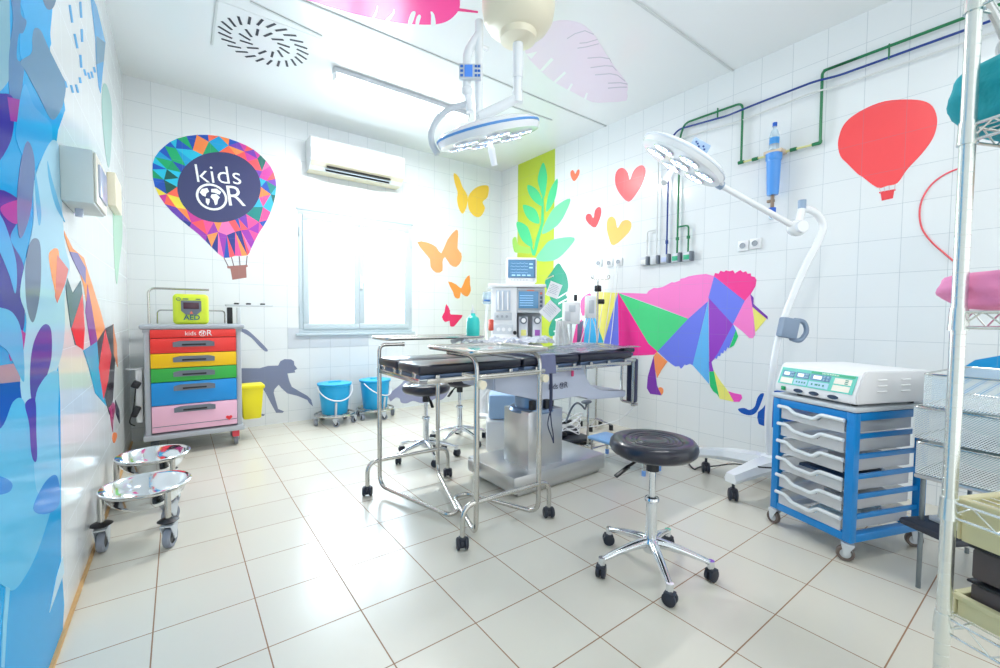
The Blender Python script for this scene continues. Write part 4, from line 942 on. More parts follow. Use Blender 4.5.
sl_ = thing('lever_stand', 'slim steel lever stand with dark oval top behind the step stool', 'foot switch stand', (2.72, 2.42, 0))
g = G(); g.cyl((2.72, 2.42, 0), (2.72, 2.42, .36), .010, n=10); g.cyl((2.72, 2.42, 0), (2.72, 2.42, .012), .06, n=20); put('pole', g, M_steel, sl_)
g = G(); g.ball((2.70, 2.42, .37), .045, (1.2, .8, .35)); put('pedal_cap', g, M_dgrey, sl_)
g = G(); g.tube(cat([(2.70, 2.42, .35), (2.66, 2.40, .32), (2.60, 2.38, .36), (2.52, 2.36, .39), (2.44, 2.34, .36), (2.36, 2.32, .27)], 6, False), .008, 8); put('bent_lever', g, M_dgrey, sl_)

# ================================================================== INSTRUMENT CART WITH TRAYS
CA = radians(-20)
ct = thing('tray_cart', 'bright blue metal cart on castors with translucent slide-in trays', 'cart', (2.362, .578, 0), CA)
cw, cd, ch_ = .445, .36, .66      # local x to the right, y away
def cb_(g, c, d, bev=.003, **k): g.box(c, d, bev, **k)
for i, (x, y) in enumerate(((0, 0), (cw, 0), (0, cd), (cw, cd))):
    g = G(); g.box((x, y, .375), (.036, .036, .575), .003); put('corner_post', g, M_blue, ct, local=True)
g = G()
for z in (.105, .645):
    for y in (0, cd): g.box((cw/2, y, z), (cw-.036, .034, .036), .003)
    for x in (0, cw): g.box((x, cd/2, z), (.034, cd-.036, .036), .003)
put('frame', g, M_blue, ct, local=True)
for k in range(5):
    z = .555-k*.09
    for y in (0, cd):
        g = G(); g.box((cw/2, y, z), (cw-.036, .012, .022), .002); put('side_bar', g, M_blue, ct, local=True)
    g = G(); g.box((cw, cd/2, z), (.006, cd-.036, .014), .001)
g = G(); g.box((cw/2, cd/2, .677), (cw+.05, cd+.05, .022), .006); put('top_board', g, M_lgrey, ct, local=True)
trays = []
for k in range(6):
    z = .575-k*.088; lb = ['topmost', 'second from top', 'third from top', 'fourth from top', 'fifth from top', 'lowest'][k]
    g = G(); y0, y1 = .028, cd-.028; x0, x1 = -.035, cw-.03; h = .075
    # front panel with scooped handle (front faces -x)
    prof = [(y0, z+.01), (y1, z+.01), (y1, z+.065), (y1-.05, z+.068), (y1-.085, z+.045), (y1-.19, z+.04), (y1-.215, z+.068), (y0, z+.065)]
    g.slab([V((-.012, y, zz-.02)) for y, zz in prof], (-.004, 0, 0))
    g.box(((x0+x1)/2+.02, y0, z+.02), (x1-x0-.05, .004, .062)); g.box(((x0+x1)/2+.02, y1, z+.02), (x1-x0-.05, .004, .062)); g.box((x1, (y0+y1)/2, z+.02), (.004, y1-y0, .062)); g.box(((x0+x1)/2+.02, (y0+y1)/2, z-.01), (x1-x0-.05, y1-y0, .004))
    t = thing('slide_in_tray', 'translucent white plastic tray, %s in the blue cart' % lb, 'tray', world(ct) @ V((0, cd/2, z-.012)), CA, group='trays in the blue cart')
    sh = world(t).inverted() @ world(ct)
    def pt(g_, nm, m, **kk): bmesh.ops.transform(g_.bm, matrix=sh, verts=g_.bm.verts); return put(nm, g_, m, t, local=True, **kk)
    pt(g, 'bin', M_clear)
    g = G(); P_ = [(y0-.008, z+.052), (y1-.215+.0, z+.052)]
    path = [(-.028, y1+.008, z+.05), (-.03, y1-.045, z+.052), (-.034, y1-.085, z+.03), (-.034, y1-.18, z+.026), (-.03, y1-.21, z+.052), (-.028, y0-.008, z+.05)]
    g.tube(fillet(path, .012, 3), .009, 8); g.box((cw/2-.02, y0-.004, z+.05), (cw-.05, .012, .008), .002); g.box((cw/2-.02, y1+.004, z+.05), (cw-.05, .012, .008), .002)
    pt(g, 'rim', mat('tray_rim_clear', '#eef4f7', .25, trans=.12))
    # contents
    if k != 1:
        g = G(); r3 = random.Random(k)
        for q in range(5): g.box((.08+.07*q, .10+.03*r3.random()*3, z+.005+.006*(q % 3)), (.10, .12, .02), .004, R=rotm('Z', r3.uniform(-.6, .6)))
        pt(g, 'contents', [mat('content_blue', '#bcd8ea', .5), mat('content_grey', '#c3c9cd', .5)][k % 2 == 0], )
if True:
    t = thing('folder', 'flat dark folder with navy cover lying in the fourth tray of the blue cart', 'folder', world(ct) @ V((.12, .15, .36)), CA)
    g = G(); g.box((.02, .0, .0), (.26, .20, .012), .002, R=rotm('Y', -.05)); put('cover', g, mat('folder_navy', '#1d3a5c', .4), t, local=True)
for i, (x, y) in enumerate(((0, 0), (cw, 0), (0, cd), (cw, cd))):
    c = world(ct) @ V((x, y, 0)); caster(ct, c, .034, .024, yaw=[1.9, 2.1, 1.2, 1.0][i], twin=False, m=M_bwheel, fork=M_lgrey, stem=.02)
# electrosurgical unit
EA = radians(-22)
es = thing('electrosurgical_unit', 'white electrosurgical generator with green and blue front panel on top of the blue cart', 'medical device', world(ct) @ V((.0, -.025, .69)), EA)
ew, ed, eh = .43, .40, .155
pf = [(-.025, .012), (-.028, .045), (.012, .145), (.03, .155), (.425, .150), (.43, .14), (.43, .012)]
g = G(); g.slab([V((x, 0, z)) for x, z in pf], (0, ed, 0)); bmesh.ops.bevel(g.bm, geom=g.bm.edges[:], offset=.005, segments=2, affect='EDGES'); sh_ = put('case', g, mat('esu_white', '#eeeef0', .3, coat=.2), es, local=True)
g = G()
for x in (.02, .36):
    for y in (.04, .30): g.cyl((x, y, 0), (x, y, .014), .012, n=12)
put('rubber_foot', g, M_black, sh_, local=True)
g = G()
for x in (.12, .26):
    for z in (.115, .09, .065): g.box((x, -.002, z), (.055, .006, .007), .003)
put('vent_slots', g, mat('vent_light', '#ffffff', .4), sh_, local=True)
# front panel plane: from (-.027,.048) to (.011,.143)
fa = atan2(.095, .039); FX = V((0, -1, 0)); FY = V((cos(fa), 0, sin(fa))); FN = FX.cross(FY)
FM = Matrix((FX, FY, FN)).transposed().to_4x4()
def fpt(u, v, n=.001): return V((-.0285, ed, .046))+FX*u+FY*v+FN*n
def frect(g, u0, u1, v0, v1, n=.001, th=.0015): u0 *= 1.15; u1 *= 1.15; g.box(fpt((u0+u1)/2, (v0+v1)/2, n), (u1-u0, v1-v0, th), 0, R=FM)
g = G(); frect(g, .012, .332, .006, .092); fpn = put('front_panel', g, mat('panel_green', '#5cc6b6', .35), es, local=True)
g = G(); frect(g, .150, .326, .078, .090, .002); put('title_strip', g, mat('panel_green_dark', '#1fae7e', .35), fpn, local=True)
g = G(); 
for u0, u1 in ((.022, .08), (.086, .146), (.152, .236)): frect(g, u0, u1, .046, .076, .002)
put('display_surround', g, mat('panel_blue', '#5c8fb0', .35), fpn, local=True)
g = G()
for u0, u1 in ((.03, .056), (.095, .122), (.165, .200)): frect(g, u0, u1, .054, .070, .003)
put('display', g, mat('esu_lcd', '#e8f4ff', .3, emit=.4), fpn, local=True)
g = G()
for u in (.066, .074, .132, .140, .212, .226):
    for v in (.054, .068): g.cyl(fpt(u*1.15, v, .001), fpt(u*1.15, v, .006), .0045, n=12)
put('knob', g, mat('esu_knob', '#88b0c9', .4), fpn, local=True)
g = G(); frect(g, .022, .080, .012, .040, .002); put('label_area', g, mat('panel_cream', '#efe9da', .4), fpn, local=True)
for v0 in (.045, .012): g = G(); frect(g, .252, .318, v0, v0+.027, .002); put('label_area', g, mat('panel_cream', '#efe9da', .4), fpn, local=True)
g = G(); frect(g, .086, .146, .012, .040, .002); frect(g, .152, .236, .012, .040, .002); put('button_area', g, mat('panel_pale', '#a9d0e4', .4), fpn, local=True)
g = G()
for u in (.300,):
    for v in (.05, .058, .066): frect(g, u-.006, u+.006, v-.002, v+.002, .003)
for u in (.10, .112, .124, .136, .168, .184, .2, .216, .19): frect(g, u-.003, u+.003, .022, .03, .003)
for u in (.105, .12, .135, .15, .165, .18): pass
put('buttons', g, mat('btn', '#2f8f7d', .4), fpn, local=True)
g = G(); text_geo(g, 'ELECTROSURGICAL', .009, fpt(.265, .084, .003), FX, FY, .0003); put('title_text', g, M_white, fpn, local=True)
g = G(); g.box((-.028, ed-.05, .03), (.012, .022, .02), .003); put('power_switch', g, mat('sw_green', '#1d9a62', .4), es, local=True)
for u in (.13, .21, .30):
    g = G(); g.lathe([(0, 0), (.013, 0), (.016, .004), (.016, .008)], (-.034, ed-u, .029), 20, rotm('Y', pi/2) @ Matrix.Diagonal((.6, 1.5, 1, 1))); put('socket', g, mat('sock_dark', '#30425c', .4), es, local=True)

# ================================================================== CRASH CART
cc = thing('crash_cart', 'medical drawer cart with red, yellow, green, blue and pink drawers', 'cart', (.09, 4.3, 0))
x0, x1, yf, yb_ = -.205, .408, 4.07, 4.50
g = G()
for x in (x0+.018, x1-.018): g.box((x, yf+.02, .545), (.036, .05, .80), .008)
g.box((x0+.015, (yf+yb_)/2, .545), (.02, yb_-yf, .76), .004); g.box((x1-.015, (yf+yb_)/2, .545), (.02, yb_-yf, .76), .004); g.box(((x0+x1)/2, yb_, .545), (x1-x0-.02, .02, .76), .004)
g.box(((x0+x1)/2, (yf+yb_)/2, .15), (x1-x0+.03, yb_-yf+.03, .045), .01)
put('body', g, mat('cart_grey', '#b4bac2', .4), cc)
g = G(); g.box(((x0+x1)/2, (yf+yb_)/2, .972), (x1-x0+.05, yb_-yf+.05, .035), .014, seg=3); g.box(((x0+x1)/2, (yf+yb_)/2, .945), (x1-x0+.01, yb_-yf+.01, .03), .004); put('top', g, mat('cart_top', '#aab1ba', .35), cc)
zs = [.952, .897, .775, .653, .553, .350, .0]
zed = [.955, .875, .765, .660, .550, .375, .200]
zed = [.957, .872, .752, .64, .535, .365, .19]
zed = [.955, .890, .775, .665, .560, .385, .185]
colz = ['#ee3c37', '#ee3c37', '#f9c80e', '#36b24a', '#1593e0', '#f3bfd8']
dn = ['red', 'red', 'yellow', 'green', 'blue', 'pink']
for i in range(6):
    z1, z0 = zed[i], zed[i+1]
    g = G(); g.box(((x0+x1)/2, yf-.004, (z0+z1)/2), (x1-x0-.075, .03, z1-z0-.004), .004)
    if i == 0:
        o = put('header_panel', g, mat('dr_red', colz[0], .35), cc, label='red top panel')
        g = G(); text_geo(g, 'kids', .046, (.075, yf-.0205, .922), (1, 0, 0), (0, 0, 1), .0008, -.0003); globe_r(g, (.150, yf-.0205, .923), (1, 0, 0), (0, 0, 1), .046, 0)
        put('lettering', g, M_white, o, label='white kids OR lettering'); continue
    o = put('drawer', g, mat('dr_'+dn[i], colz[i], .35), cc, label='%s drawer' % dn[i])
    zc = z1-.045 if i < 5 else z1-.035
    g = G(); hp = [(-.13, -.022), (.13, -.022), (.13, .012), (.09, .022), (-.09, .022), (-.13, .012)]
    g.slab([V((.095+a, yf-.018, zc+b)) for a, b in hp], (0, -.012, 0)); ho = put('drawer_handle', g, M_dgrey, o); g = G(); g.box((.095, yf-.031, zc-.006), (.15, .003, .012), .001); put('grip_slot', g, M_black, ho)
    if i == 5:
        g = G(); g.box(((x0+x1)/2, yf-.0195, z0+.045), (x1-x0-.08, .002, .004)); put('groove', g, M_dgrey, o)
        g = G(); hx, hz = .315, .245; hs = .022
        g.slab([V((hx+hs*16*sin(t)**3/16, yf-.019, hz+hs*(13*cos(t)-5*cos(2*t)-2*cos(3*t)-cos(4*t))/16)) for t in [2*pi*k_/24 for k_ in range(24)]], (0, -.003, 0)); put('heart', g, mat('heart_red', '#e8303a', .4), o, label='small red heart')
# dark recess under handles
for x in (x0+.05, x1-.04):
    for y in (yf+.06, yb_-.06):
        ca_ = caster(cc, (x, y, 0), .045, .03, yaw=1.5, twin=False, stem=.03, m=M_gwheel, fork=M_dgrey)
g = G(); g.box((x1-.045, yf+.03, .105), (.05, .05, .06), .008); put('brake', g, mat('brake_red', '#e24a58', .4), cc)
g = G(); g.tube(fillet([(x0+.02, yb_-.06, .98), (x0+.02, yb_-.06, 1.275), (x0+.42, yb_-.06, 1.275)], .05), .009, 10); put('push_handle', g, M_steel, cc)
g = G(); g.tube(fillet([(x0+.07, yb_-.03, .985), (x0+.07, yb_-.03, 1.10), (x1-.08, yb_-.03, 1.10), (x1-.08, yb_-.03, .985)], .03), .006, 8); put('guard_rail', g, M_steel, cc)
g = G(); g.box((x1-.05, yb_-.12, 1.06), (.04, .05, .14), .006); put('bracket', g, M_black, cc)
g = G(); g.box((x1+.10, yb_-.12, 1.148), (.36, .09, .016), .004); g.box((x1+.01, yb_-.18, 1.05), (.03, .03, .16), .006); put('side_shelf', g, M_lgrey, cc)
g = G()
for x in (x1, x1+.09, x1+.2): g.box((x, yb_-.13, 1.163), (.035, .05, .014), .004)
put('shelf_clips', g, M_black, cc)
g = G(); g.box((x0-.035, yf+.12, .46), (.04, .10, .40), .008); g.lathe([(.03, .0), (.05, .0), (.05, .008), (.03, .008)], (x0-.06, yf+.1, .66), 20); put('side_holder', g, M_white, cc)
g = G(); g.box((x0-.05, yf+.05, .55), (.05, .05, .05), .01, R=rotm('Y', .5)); g.tube(cat([(x0-.05, yf+.05, .56), (x0-.06, yf+.05, .45), (x0-.07, yf+.03, .36), (x0-.09, yf+.03, .28), (x0-.06, yf+.03, .25)], 5, False), .004, 6); g.box((x0-.055, yf+.05, .35), (.04, .05, .08), .01, R=rotm('Y', .4)); put('side_plug', g, M_black, cc)
# AED
ae = thing('defibrillator', 'lime green AED defibrillator with dark screen standing on the drawer cart', 'defibrillator', (.085, 4.2, .99))
g = G(); g.box((.085, 4.222, 1.108), (.232, .10, .238), .03, seg=4); cs = put('case', g, mat('aed_lime', '#d6e83a', .4), ae)
g = G(); g.slab([V((.085+a, 4.171, 1.115+b)) for a, b in [(-.065, .06), (.065, .06), (.065, -.02), (.035, -.05), (-.035, -.05), (-.065, -.02)]], (0, -.005, 0)); fp_ = put('fascia', g, M_dgrey, cs)
g = G(); g.box((.085, 4.164, 1.135), (.10, .004, .05), .003); put('screen', g, mat('aed_screen', '#4a2b3a', .2), fp_)
g = G(); g.slab([V((.085+a, 4.165, 1.082+b)) for a, b in [(-.012, -.01), (.012, -.01), (0, .012)]], (0, -.003, 0)); put('shock_button', g, mat('aed_orange', '#ef7d5c', .4), fp_)
g = G(); text_geo(g, 'AED', .055, (.088, 4.1685, 1.042), (1, 0, 0), (0, 0, 1), .001, .001); put('lettering', g, mat('aed_text', '#2b6d78', .4), cs, label='teal AED lettering')
g = G(); g.lathe([(.010, 0), (.014, 0), (.014, .003), (.010, .003)], (.005, 4.169, 1.185), 18, rotm('X', pi/2)); g.box((.05, 4.1695, 1.187), (.035, .003, .007)); g.box((.13, 4.1695, 1.187), (.03, .003, .006)); put('printed_marks', g, mat('aed_text', '#2b6d78', .4), cs)
g = G(); g.box((.085, 4.2, 1.222), (.11, .02, .008), .003); put('top_handle', g, mat('aed_orange', '#ef7d5c', .4), cs)
# yellow bin
yb1 = thing('sharps_bin', 'bright yellow plastic bin hung on the right side of the drawer cart', 'bin', (.50, 4.28, .17))
g = G(); g.box((.495, 4.25, .315), (.17, .17, .27), .012, taper=.78); put('bin_body', g, M_yel, yb1)
g = G(); g.box((.495, 4.25, .455), (.19, .19, .035), .012); put('lid', g, M_yel, yb1)
g = G(); g.box((.403, 4.25, .44), (.022, .10, .03), .004); put('bracket', g, M_lgrey, yb1)

# ================================================================== BUCKETS ON DOLLIES
def make_bucket(loc, lb1, lb2):
    L0 = V(loc)
    d = thing('bucket_dolly', lb1, 'dolly', L0, group='wheeled bucket stands')
    g = G(); g.tube([L0+V((.185*cos(a), .185*sin(a), .095)) for a in [2*pi*i/32 for i in range(32)]], .009, 8, closed=True); g.tube([L0+V((.135*cos(a), .135*sin(a), .092)) for a in [2*pi*i/32 for i in range(32)]], .007, 8, closed=True)
    for i in range(4):
        a = pi*i/2+.5; g.box(L0+V((cos(a)*.08, sin(a)*.08, .088)), (.22, .022, .008), .002, R=rotm('Z', a))
    put('ring', g, M_steel, d)
    for i in range(5):
        a = 2*pi*i/5-pi/2-.25; caster(d, L0+V((.18*cos(a), .18*sin(a), 0)), .032, .03, yaw=a+1.2, twin=False, stem=.012, m=M_gwheel, fork=M_lgrey)
    b = thing('bucket', lb2, 'bucket', L0+V((0, 0, .10)), group='light blue plastic buckets')
    B0 = L0+V((0, 0, .10))
    g = G(); g.lathe([(0, 0), (.115, 0), (.12, .006), (.146, .245), (.146, .275), (.160, .28), (.160, .292), (.144, .292), (.115, .01), (0, .008)], B0, 40); put('pail', g, M_bucket, b)
    g = G(); g.lathe([(.150, .292), (.162, .296), (.162, .30), (.12, .308), (0, .31)], B0, 40); g.box(B0+V((0, 0, .313)), (.12, .03, .01), .004); put('lid', g, M_bucket, b)
    g = G(); g.tube(cat([B0+V((.165*cos(a), -.165*abs(sin(a))-.0, .275-.13*sin(a))) for a in [pi*i/10 for i in range(11)]], 2, False), .006, 8); put('bail', g, M_white, b)
    g = G(); g.box(B0+V((-.03, -.147, .06)), (.02, .014, .14), .004, R=rotm('X', .1)); put('grip', g, M_lgrey, b)
    return d, b
d1, b1 = make_bucket((1.235, 4.40, 0), 'round steel dolly on castors under the left blue bucket', 'light blue lidded bucket nearest the monkey sticker, on a wheeled stand')
dup(d1, (1.655, 4.42, 0), .35, 'round steel dolly on castors under the right blue bucket'); dup(b1, (1.655, 4.42, .10), .5, 'light blue lidded bucket right of its twin, close to the instrument table frame')

# ================================================================== KICK BASINS
def make_basin(loc, lb, lbs):
    L0 = V(loc)
    s = thing('basin_stand', lbs, 'basin stand', L0, group='wheeled basin stands')
    g = G(); zt_ = .262
    g.tube([L0+V((.158*cos(a), .158*sin(a), zt_)) for a in [2*pi*i/40 for i in range(40)]], .007, 8, closed=True); put('hoop', g, M_steel, s)
    for i, a in enumerate((radians(185), radians(300), radians(62))):
        p = L0+V((cos(a)*.16, sin(a)*.16, 0))
        g = G(); g.cyl(p+V((0, 0, .10)), p+V((0, 0, zt_)), .0125, n=14); lg = put('leg', g, M_steel, s)
        g = G(); g.lathe([(0, .12), (.03, .122), (.042, .130), (.03, .138), (.014, .142)], p, 24); put('bumper', g, M_black, lg)
        caster(s, p, .048, .030, yaw=[1.45, 1.2, .9][i], twin=False, stem=.02, m=M_gwheel, fork=M_lgrey)
    b = thing('steel_basin', lb, 'basin', L0+V((0, 0, .16)), group='stainless steel basins')
    g = G(); g.lathe([(0, .178), (.06, .180), (.10, .192), (.135, .225), (.150, .27), (.168, .278), (.172, .275), (.170, .270), (.155, .262), (.142, .222), (.105, .185), (.06, .172), (0, .170)], L0, 56); put('bowl', g, M_chrome, b, sharp=60)
    return s, b
s_, b_2 = make_basin((-.132, 2.59, 0), 'shiny stainless steel basin, the nearer one beside the left wall', 'wheeled three legged stand carrying the nearer steel basin')
dup(s_, (-.125, 3.13, 0), .05, 'wheeled three legged stand carrying the further steel basin'); dup(b_2, (-.125, 3.13, .16), .3, 'shiny stainless steel basin, the further one in front of the drawer cart')

# ================================================================== ANAESTHESIA MACHINE
AA = radians(-36)
am = thing('anaesthesia_machine', 'white anaesthesia machine with flow meters, screen and two vaporisers in the back corner', 'medical machine', (2.735, 3.385, 0), AA)
def L(g, nm, m, par=None, **k): return put(nm, g, m, par or am, local=True, **k)
# local: x right, -y towards camera; front face at y=-.20
g = G(); g.box((0, .02, .10), (.60, .55, .08), .02); L(g, 'base', M_white)
for x in (-.25, .25):
    for y in (-.2, .22): caster(am, world(am) @ V((x, y, 0)), .035, .035, yaw=.4, stem=.0)
g = G(); g.box((0, .08, .45), (.50, .34, .62), .012); g.box((0, -.05, .80), (.56, .46, .035), .01); L(g, 'cabinet', M_white)
g = G(); g.box((-.135, .03, 1.04), (.25, .34, .50), .010); L(g, 'flowmeter_column', M_white)
g = G(); g.box((.125, .03, 1.17), (.27, .34, .23), .010); g.box((.125, .16, .93), (.27, .08, .30), .004); L(g, 'screen_housing', M_lgrey)
g = G(); g.box((-.01, .03, 1.305), (.56, .38, .03), .008); L(g, 'top_shelf', M_white)
g = G(); g.box((-.145, -.143, 1.165), (.14, .006, .19), .002); fm = L(g, 'flowmeter_window', mat('fm_pale', '#cfdbe8', .3))
g = G()
for x in (-.19, -.15, -.10): g.cyl((x, -.152, 1.08), (x, -.152, 1.25), .009, n=12)
L(g, 'flow_tube', M_white, fm)
g = G(); g.box((-.145, -.142, 1.02), (.17, .006, .07), .002); g.box((-.145, -.142, .90), (.2, .006, .09), .002); L(g, 'gauge_strip', M_lgrey)
for x in (-.20, -.155, -.11):
    g = G(); g.cyl((x, -.14, 1.02), (x, -.165, 1.02), .012, n=14); L(g, 'knob', M_grey)
for x in (-.19, -.14, -.08):
    g = G(); g.cyl((x, -.14, .90), (x, -.15, .90), .018, n=18); L(g, 'gauge', M_white)
g = G(); g.cyl((-.03, -.14, .87), (-.03, -.18, .87), .018, n=14); L(g, 'main_knob', M_black)
g = G(); g.box((.12, -.143, 1.175), (.245, .008, .185), .004); sc = L(g, 'screen_bezel', M_grey)
g = G(); g.box((.10, -.149, 1.175), (.19, .004, .155), .001); L(g, 'screen', M_screen, sc)
g = G()
for i in range(5): g.box((.08, -.152, 1.125+i*.022), (.13, .002, .005), 0)
L(g, 'screen_traces', M_screen2, sc)
g = G()
for i in range(4): g.box((.222, -.149, 1.235-i*.038), (.024, .006, .024), .002)
L(g, 'screen_keys', mat('key_slate', '#4d5a70', .4), sc)
g = G(); g.box((.222, -.153, 1.235), (.02, .004, .018), .001); g.box((.12, -.149, 1.262), (.07, .003, .008)); L(g, 'alarm_key', mat('key_orange', '#e9785e', .4), sc)
for x in (.055, .19):
    g = G(); g.box((x, -.03, .92), (.09, .16, .20), .010); v = L(g, 'vaporiser', mat('vap_white', '#dfe3ea', .35))
    g = G(); g.lathe([(.0, 0), (.020, 0), (.032, -.004), (.036, -.018), (.026, -.022), (.024, -.010)], (x, -.112, .985), 24, rotm('X', -pi/2) @ rotm('X', pi)); g.cyl((x, -.11, .985), (x, -.135, .985), .034, n=24); L(g, 'dial', M_dgrey, v)
    g = G(); g.cyl((x, -.13, .985), (x, -.140, .985), .022, n=20); L(g, 'dial_face', M_white, v)
    g = G(); g.box((x+.003, -.112, .87), (.05, .004, .055), .002); L(g, 'sticker', mat('vap_yellow' if x < .1 else 'vap_purple', '#e8e48a' if x < .1 else '#a05ab8', .4), v)
g = G(); g.tube(cat([(-.28, -.10, 1.25), (-.31, -.12, 1.0), (-.30, -.15, .8), (-.25, -.25, .6), (-.28, -.3, .45)], 6, False), .012, 8); g.tube(cat([(-.26, -.12, .75), (-.22, -.3, .5), (-.28, -.4, .38), (-.33, -.35, .3)], 6, False), .010, 8); L(g, 'breathing_hose', M_white)
g = G(); g.cyl((-.33, -.28, .14), (-.33, -.28, .60), .045, n=24); g.cyl((-.24, -.3, .25), (-.24, -.3, .62), .055, n=24); g.box((-.2, -.28, .14), (.36, .28, .03), .01); L(g, 'absorber_canister', M_white)
g = G(); g.cyl((-.20, -.36, .24), (-.20, -.44, .24), .055, n=28); L(g, 'round_canister', M_white)
am.scale = (1, 1, 1.05)
# patient monitor
pm = thing('patient_monitor', 'white patient monitor with blue screen standing on the anaesthesia machine', 'monitor', world(am) @ V((.035, 0, 1.386)), AA)
g = G(); g.box((.0, .0, .14), (.30, .16, .25), .02, seg=3); g.box((0, 0, .01), (.26, .14, .03), .006); put('case', g, M_white, pm, local=True)
g = G(); g.box((0, -.082, .155), (.27, .008, .18), .004); bz = put('bezel', g, mat('bezel_blue', '#5f83a6', .35), pm, local=True)
g = G(); g.box((0, -.087, .155), (.24, .004, .155)); put('screen', g, M_screen, bz, local=True)
g = G()
for i in range(4): g.tube([(-.11+.17*k/16, -.0895, .115+i*.03+.006*((k % 4) == 1)) for k in range(17)], .0015, 4)
for x, z in ((.09, .2), (.09, .165), (-.08, .09), (-.03, .09), (.02, .09), (.07, .09)): g.box((x, -.0895, z), (.035, .002, .014))
put('screen_traces', g, M_screen2, bz, local=True)
g = G(); g.cyl((.12, -.08, .045), (.12, -.095, .045), .011, n=16); [g.box((-.1+.03*i, -.083, .045), (.018, .006, .01), .002) for i in range(6)]; put('controls', g, M_lgrey, pm, local=True)
# hanging papers
for i, (u, v, w_, h_p, rz_, lb) in enumerate(((553, 290, .105, .125, -.35, 'printed sheet hanging at the side of the anaesthesia machine, upper of two'), (549, 311, .125, .14, -.75, 'printed sheet hanging askew at the side of the anaesthesia machine, lower of two'))):
    c = D(u+1, v, 3.62-.03*i); R_ = Rf @ rotm('Z', rz_)
    t = thing('paper_sheet', lb, 'paper', c-V((0, 0, h_p/2)), group='hanging papers')
    g = G(); g.box(c, (w_, h_p, .0015), 0, R=R_); put('sheet', g, mat('paper', '#fafafb', .6), t)
    g = G()
    for k in range(6): g.box(lp(c, R_, -.005, h_p*.32-k*h_p*.11, .0012), (w_*(.7 if k % 2 else .55), .004, .0008), 0, R=R_)
    put('printed_lines', g, mat('print_grey', '#b8bcc8', .6), t)
g = G(); g.cyl(world(am) @ V((.27, -.1, 1.37)), D(553, 284, 3.62), .006, n=8); put('clip_rail', g, M_steel, am)
# drip pole left of machine with small bag
dp = thing('drip_bag', 'small clear infusion bag hanging at the left side of the anaesthesia machine', 'infusion bag', D(486, 305, 3.5))
c = D(487, 298, 3.5)
g = G(); g.box(c, (.07, .10, .025), .012, R=Rf); put('bag', g, M_lid, dp)
g = G(); g.box(c-V((0, 0, .02)), (.05, .015, .027), .003, R=Rf); put('label_band', g, mat('band_blue', '#4e86cf', .4), dp)
g = G(); g.tube([c+V((0, 0, .05)), c+V((0, 0, .08)), c+Xs*.06+V((0, 0, .09))], .004, 6); g.tube(cat([c-V((0, 0, .05)), c-V((.02, 0, .2)), c-V((.04, 0, .35))], 5, False), .003, 6); put('line', g, M_white, dp)
# teal bottle
tl = D(473, 337, 2.78); tlz = .945
tp = V((tl.x, tl.y, 0)); 
tbt = thing('pour_bottle', 'turquoise plastic bottle with narrow nozzle standing on the far instrument tray', 'bottle', tp+V((0, 0, tlz)))
g = G(); g.lathe([(0, 0), (.04, 0), (.043, .01), (.043, .09), (.036, .115), (.016, .130), (.014, .145), (0, .145)], tp+V((0, 0, tlz)), 28); put('bottle_body', g, mat('turquoise', '#3fe0d4', .35), tbt)
g = G(); g.cyl(tp+V((0, 0, tlz+.14)), tp+V((0, 0, tlz+.165)), .014, n=14); g.cyl(tp+V((0, 0, tlz+.16)), tp+V((-.005, 0, tlz+.20)), .006, .003, n=10); put('nozzle', g, M_white, tbt)
# red cap thing behind
g = G(); cR = D(491, 325, 3.45); g.box(cR, (.03, .04, .09), .008); put('red_card', g, mat('card_red', '#ee5f4c', .4), label='small orange red card beside the anaesthesia machine drip line', cat='card', loc=cR)

# infusion stand right of the machine
iv = thing('infusion_stand', 'slim infusion pole with hooks beside the right wall mosaic mural', 'drip stand', (3.05, 2.95, 0))
ivp = V((3.03, 2.97, 0)); q = D(597, 345, 4.15); ivp = V((q.x, q.y, 0))
iv.location = ivp; MW[iv.name] = Matrix.Translation(ivp)
g = G(); g.cyl(ivp, ivp+V((0, 0, 1.42)), .009, n=12); g.tube(fillet([ivp-Xs*.06+V((0, 0, 1.45)), ivp-Xs*.04+V((0, 0, 1.43)), ivp+Xs*.09+V((0, 0, 1.43)), ivp+Xs*.11+V((0, 0, 1.45))], .01), .005, 8)
for s in (-.055, .10): g.tube([ivp+Xs*s+V((.018*cos(a), 0, 1.455+.018*sin(a))) for a in [2*pi*i/12 for i in range(12)]], .004, 6, closed=True)
for i in range(4): a = pi*i/2+.4; g.tube([ivp+V((0, 0, .09)), ivp+V((cos(a)*.15, sin(a)*.15, .05))], .010, 8)
put('pole', g, M_steel, iv)
g = G()
for i in range(4): a = pi*i/2+.4; g.cyl(ivp+V((cos(a)*.15, sin(a)*.15, 0)), ivp+V((cos(a)*.15, sin(a)*.15, .05)), .02, n=14)
put('wheel', g, M_black, iv)
g = G(); c = ivp+V((0, 0, 1.345)); g.box(c, (.05, .05, .06), .006); g.cyl(ivp+V((0, 0, 1.22))+No*.0, ivp+V((0, 0, 1.22))+Xs*.06, .024, n=18); put('clamp', g, M_black, iv)
pc_ = D(590.5, 307, 4.08)
ip = thing('infusion_pump', 'white syringe pump clamped to the infusion pole', 'infusion pump', pc_-V((0, 0, .11)))
g = G(); g.box(pc_, (.095, .21, .09), .012, R=Rf); put('case', g, M_white, ip)
g = G(); g.box(pc_+No*.047, (.05, .12, .004), .002, R=Rf); g.box(pc_+No*.05+V((0, 0, .04)), (.02, .05, .004), .001, R=Rf); put('fascia', g, M_lgrey, ip)
pc2 = D(571, 313, 4.0)
ip2 = thing('medical_pump', 'pale boxy pump unit on a stand between the papers and the syringe pump', 'medical device', V((pc2.x, pc2.y, 0)))
g = G(); g.box(pc2, (.15, .20, .12), .012, R=Rf); put('case', g, M_white, ip2)
